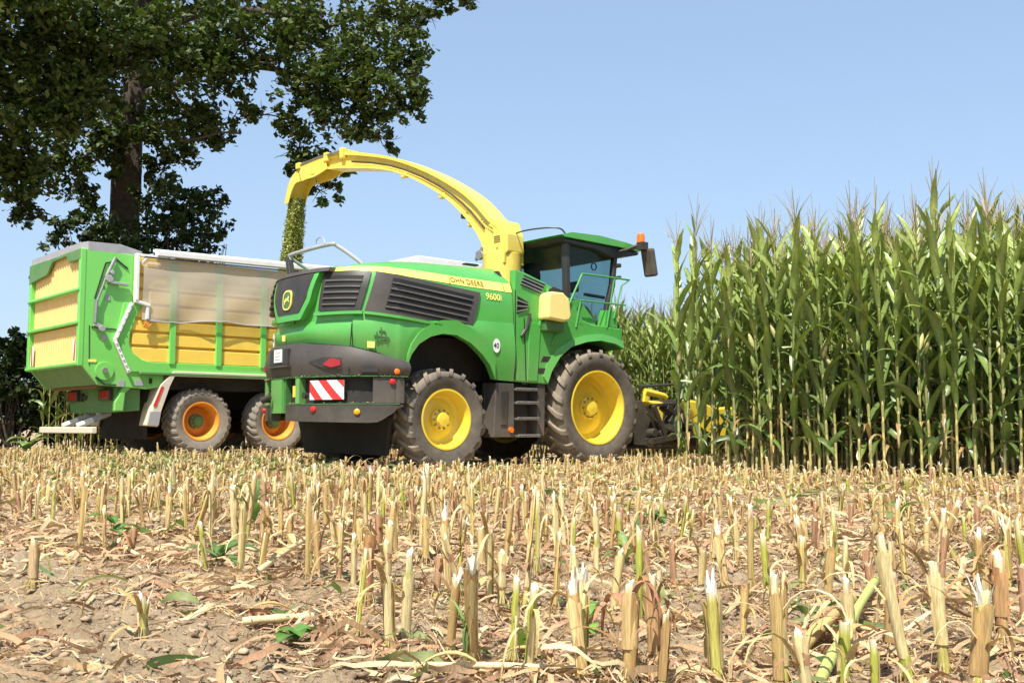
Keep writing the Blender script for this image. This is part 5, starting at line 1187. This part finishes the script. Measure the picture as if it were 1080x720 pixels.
# ------------------------------------------------------------------ litter of dry leaves, chaff, clods
def strips(N, xy, Lr, Wr, cols, lift=.012, curl=1.0, seg=6):
    out_V = np.zeros((N, seg, 3, 3)); out_C = np.zeros((N, seg, 3, 3)); pal = np.array(cols)
    x, y = xy; a = rng.uniform(0, 2 * math.pi, N); L = rng.uniform(*Lr, N) ; W = rng.uniform(*Wr, N); k = rng.normal(0, 1.5, N) * curl
    base = pal[rng.integers(0, len(pal), N)] * rng.uniform(.75, 1.15, (N, 1)); tw0 = rng.uniform(-1.2, 1.2, N); tw = rng.normal(0, 1.2, N); up = np.abs(rng.normal(0, .18, N)) * L; ph = rng.uniform(0, 3.14, N)
    px, py = x.copy(), y.copy()
    for i in range(seg):
        t = i / (seg - 1); aa = a + k * t; w = W * (math.sin(math.pi * (.15 + .8 * t)) ** .7) * .5
        z = ground_h(px, py) + lift * .6 + W * .25 + up * np.abs(np.sin(ph + t * 2.6)) * .6
        ang = tw0 + tw * t; sx, sy, sz = -np.sin(aa) * np.cos(ang), np.cos(aa) * np.cos(ang), np.sin(ang)
        for j, q in enumerate((-1, 0, 1)):
            out_V[:, i, j] = np.stack([px + sx * w * q, py + sy * w * q, np.maximum(z + sz * w * q + (abs(q) * .15) * w, z - .012)], 1); out_C[:, i, j] = base * (1.0 if q else 1.08)
        px = px + np.cos(aa) * L / seg; py = py + np.sin(aa) * L / seg
    V = out_V.reshape(-1, 3); C = out_C.reshape(-1, 3); Q = []
    b = (np.arange(N) * seg * 3)[:, None]; loc = np.array([(3 * i + j, 3 * i + j + 1, 3 * i + j + 4, 3 * i + j + 3) for i in range(seg - 1) for j in (0, 1)])
    return V, (b[:, :, None] + loc[None]).reshape(-1, 4), C
def scatter(N, d0, d1, spread=.62, power=1.0, rowbias=.75):
    xs, ys = [], []
    while sum(map(len, xs)) < N:
        u = rng.random(N * 2); d = d0 * (d1 / d0) ** (u ** power); x = rng.uniform(-spread, spread, N * 2) * d; off = x * mdir[0] + d * mdir[1]; t = x * rdir[0] + d * rdir[1]
        ph = np.abs(((off - 2.30) / .75 + .5) % 1 - .5); pr = np.exp(-(ph / .27) ** 2) * rowbias + (1 - rowbias)
        bare = np.clip((2.25 + np.clip(-(t + 2.2), 0, 9) * .28 - off) * 3, 0, 1); pr *= 1 - .78 * bare
        keep = rng.random(N * 2) < pr; xs.append(x[keep]); ys.append(d[keep])
    return np.concatenate(xs)[:N], np.concatenate(ys)[:N]
LC = [(.54, .37, .19), (.61, .45, .24), (.48, .30, .165), (.40, .23, .135), (.66, .52, .30), (.29, .195, .12), (.54, .345, .205), (.42, .28, .16), (.60, .43, .26)]
near = strips(2400, scatter(2400, 2.0, 6.5), (.08, .34), (.005, .020), LC, seg=7, curl=1.4)
thin = strips(11000, scatter(11000, 2.0, 7.5), (.03, .20), (.002, .007), LC + [(.66, .54, .34)], seg=5, curl=1.3)
mid = strips(7000, scatter(7000, 5.0, 13), (.10, .36), (.008, .026), LC + [(.62, .48, .28)], seg=5)
farl = strips(4200, scatter(4200, 10, 22, rowbias=.3), (.15, .40), (.014, .034), [(.62, .50, .30), (.54, .40, .22), (.56, .46, .20), (.46, .32, .16)], seg=4)
tag(link_mesh('leaf_litter', soft_mesh('leaf_litter', *joined([near, thin, mid, farl]), M['straw'])), 'dry tan maize leaves and chaff littering the soil', 'leaf litter', kind='stuff')
# fresh green pieces near the machines and here and there
gx, gy = scatter(1500, 8, 21, rowbias=.1); sel = (gx / gy < -.12) & (gy > 13) | (rng.random(1500) < .25); gx, gy = gx[sel], gy[sel]
gx2 = rng.uniform(-.40, -.17, 900); gd = rng.uniform(12.5, 19, 900)
gr = strips(len(gx) + 900, (np.concatenate([gx, gx2 * gd]), np.concatenate([gy, gd])), (.15, .5), (.02, .055), [(.13, .20, .05), (.20, .25, .08), (.09, .15, .035), (.30, .30, .12)], lift=.05, seg=5)
gn = strips(150, scatter(150, 2.4, 8), (.10, .35), (.012, .035), [(.16, .24, .07), (.24, .28, .11), (.10, .17, .05)], seg=6)
tag(link_mesh('green_cuttings', soft_mesh('green_cuttings', *joined([gr, gn]), M['weed'])), 'fresh green maize cuttings strewn over the stubble near the trailer', 'cuttings', kind='stuff')
def clods(N, d0, d1):
    u = rng.random(N); d = d0 * (d1 / d0) ** u; x = rng.uniform(-.62, .62, N) * d; r = .0025 + .012 * rng.random(N) ** 4.5 * (1 + d * .12)
    nu, nv = 6, 4; th = np.linspace(0, 2 * math.pi, nu, endpoint=False); phi = np.linspace(.15, math.pi - .15, nv); T, Pp = np.meshgrid(th, phi)
    unit = np.stack([np.sin(Pp) * np.cos(T), np.sin(Pp) * np.sin(T), np.cos(Pp)], -1).reshape(-1, 3); n = len(unit)
    V = unit[None] * (r[:, None, None] * (1 + rng.normal(0, .32, (N, n, 1)))) * np.stack([rng.uniform(.8, 1.5, N), rng.uniform(.8, 1.5, N), rng.uniform(.4, .8, N)], 1)[:, None]
    V += np.stack([x, d, ground_h(x, d) + r * .25], 1)[:, None]
    loc = np.array([(i * nu + j, i * nu + (j + 1) % nu, (i + 1) * nu + (j + 1) % nu, (i + 1) * nu + j) for i in range(nv - 1) for j in range(nu)] + [(0, 1, 2, 3), (0, 3, 4, 5)])
    Q = ((np.arange(N) * n)[:, None, None] + loc[None]).reshape(-1, 4); C = np.repeat(np.array([(.38, .28, .185), (.32, .23, .15), (.43, .33, .22), (.25, .17, .11)])[rng.integers(0, 4, N)], n, 0)
    return V.reshape(-1, 3), Q, C
tag(link_mesh('soil_clods', soft_mesh('soil_clods', *clods(17000, 1.9, 8), plant_mat('soil_crumbs', .95, 0, .1))), 'loose crumbs and clods of dry brown soil', 'clods', kind='stuff')

# ------------------------------------------------------------------ single weeds, fallen stalks, lost leaves
def weed(px, py, size, n, label, cat='weed', col=(.10, .22, .04), up=.5, slim=.55):
    g = on_ground(px, py); o = empty('weed_plant', (g[0], g[1], float(ground_h(g[0], g[1])))); tag(o, label, cat); lv, st = Soft(), Soft()
    for k in range(n):
        a = 6.28 * k / n + rng.uniform(-.4, .4); e = R(rng.uniform(20, 75)) * up * 1.6; d = np.array((math.cos(a), math.sin(a), 0)); L = size * rng.uniform(.7, 1.15); b0 = np.array((0, 0, size * rng.uniform(.15, .7 * up + .2)))
        st.tube([(0, 0, 0), b0 * .7, b0 + d * .01], [.004, .003, .002], 4, np.array((.25, .30, .10))); pts, wd = [], []; p = b0.copy()
        for i in range(7):
            t = i / 6; pts.append(p.copy()); wd.append(L * slim * .5 * math.sin(math.pi * min(1, .12 + .86 * t)) ** .8 + .001); ee = e - 1.5 * t; p = p + (d * math.cos(ee) + np.array((0, 0, math.sin(ee)))) * L / 6
        sd_ = np.cross(d, (0, 0, 1.)); c0 = np.array(col) * rng.uniform(.75, 1.3); lv.strip(pts, wd, sd_, (0, 0, 1.), c0, c0 * 1.25 + .02, vee=.25)
    link_mesh('leaves', soft_mesh('leaves', *lv.arrays(), M['weed']), o); link_mesh('stem', soft_mesh('stem', *st.arrays(), M['weed']), o)
weed(311, 682, .075, 6, 'small broad leaved green weed on the bare soil in front', slim=.8, up=.45)
weed(232, 598, .20, 7, 'clump of big limp green leaves between the stubs left of centre', slim=.30, up=.5, col=(.11, .19, .05))
weed(268, 560, .22, 4, 'upright folded green leaf among the stubs behind the limp clump', slim=.35, up=.95, col=(.10, .18, .045))
weed(120, 572, .16, 5, 'low green weed among the stubs at the far left', slim=.5)
weed(618, 668, .09, 4, 'two bright green bean like leaves beside the green footed stub', slim=.75, up=.6, col=(.16, .32, .05))
weed(690, 555, .22, 8, 'spreading dark green weed on the worn strip in the middle', slim=.35, up=.25, col=(.09, .16, .04))
weed(28, 488, .42, 6, 'tall leafy weed at the left edge below the trailer beam', slim=.5, up=.8, col=(.17, .26, .08))
weed(492, 702, .17, 6, 'thin sprig of grass on the bare soil left of the white topped stub', 'grass sprig', (.17, .26, .07), .95, .06)
weed(660, 596, .16, 6, 'pale green tuft in the stubble row right of centre', slim=.2, up=.7, col=(.18, .26, .09))
weed(950, 565, .20, 6, 'green tuft behind the tall clean stub on the right', slim=.3, up=.5, col=(.14, .22, .06))
def fallen(p0, p1, rad, label, col, dry=2, lift0=.02, lift1=.02):
    a, c = on_ground(*p0), on_ground(*p1); a = np.array((a[0], a[1], float(ground_h(a[0], a[1])) + lift0)); c = np.array((c[0], c[1], float(ground_h(c[0], c[1])) + lift1))
    o = empty('fallen_stalk', a); tag(o, label, 'fallen stalk'); st, lf = Soft(), Soft(); n = 9; L = np.linalg.norm(c - a)
    pts = [(c - a) * t + np.array((0, 0, .012 * math.sin(3 * t) * L)) for t in np.linspace(0, 1, n)]; st.tube(pts, [rad * (1.2 if i % 3 == 1 else 1) for i in range(n)], 8, [np.array(col) * rng.uniform(.85, 1.15) for _ in range(n)])
    link_mesh('stalk', soft_mesh('stalk', *st.arrays(), M['stub']), o)
    for q in range(dry):
        b0 = pts[2 + 3 * q % 6]; d = (c - a) / L; sdv = np.cross(d, (0, 0, 1.)); ps, wd = [], []; p = b0 + (0, 0, rad)
        for i in range(7):
            t = i / 6; ps.append(p.copy()); wd.append(.016 * math.sin(math.pi * (.2 + .75 * t)) + .001); p = p + (d * .7 + sdv * (.5 - q) * .9 + np.array((0, 0, .45 - 1.1 * t))) * .035
        lf = Soft(); lf.strip(ps, wd, sdv, (0, 0, 1.), np.array(TAN[q % 5]), vee=.4); link_mesh('dry_leaf', soft_mesh('dry_leaf', *lf.arrays(), M['straw']), o)
fallen((862, 738), (925, 640), .014, 'green yellow stalk leaning steeply across the stubs at the bottom right', (.40, .44, .13), 1, .02, .12)
fallen((835, 700), (900, 665), .016, 'brown stalk lying slanted behind the leaning green one', (.42, .30, .12), 1, .02, .09)
fallen((1040, 545), (1085, 575), .018, 'thick pale stalk lying in the stubble at the right edge', (.66, .54, .28), 1, .06, .02)
fallen((640, 715), (420, 712), .008, 'thin dry stalk lying along the soil at the bottom centre', (.62, .48, .28), 2)
fallen((270, 612), (330, 585), .012, 'pale bent stalk leaning on the stubs left of centre', (.66, .52, .30), 2, .02, .1)
fallen((330, 660), (255, 666), .012, 'pale dry stalk lying flat on the bare soil behind the small weed', (.64, .52, .28), 1)
fallen((590, 500), (650, 512), .016, 'straw yellow stalk lying flat in front of the front wheel', (.64, .50, .22), 1, .05, .03)
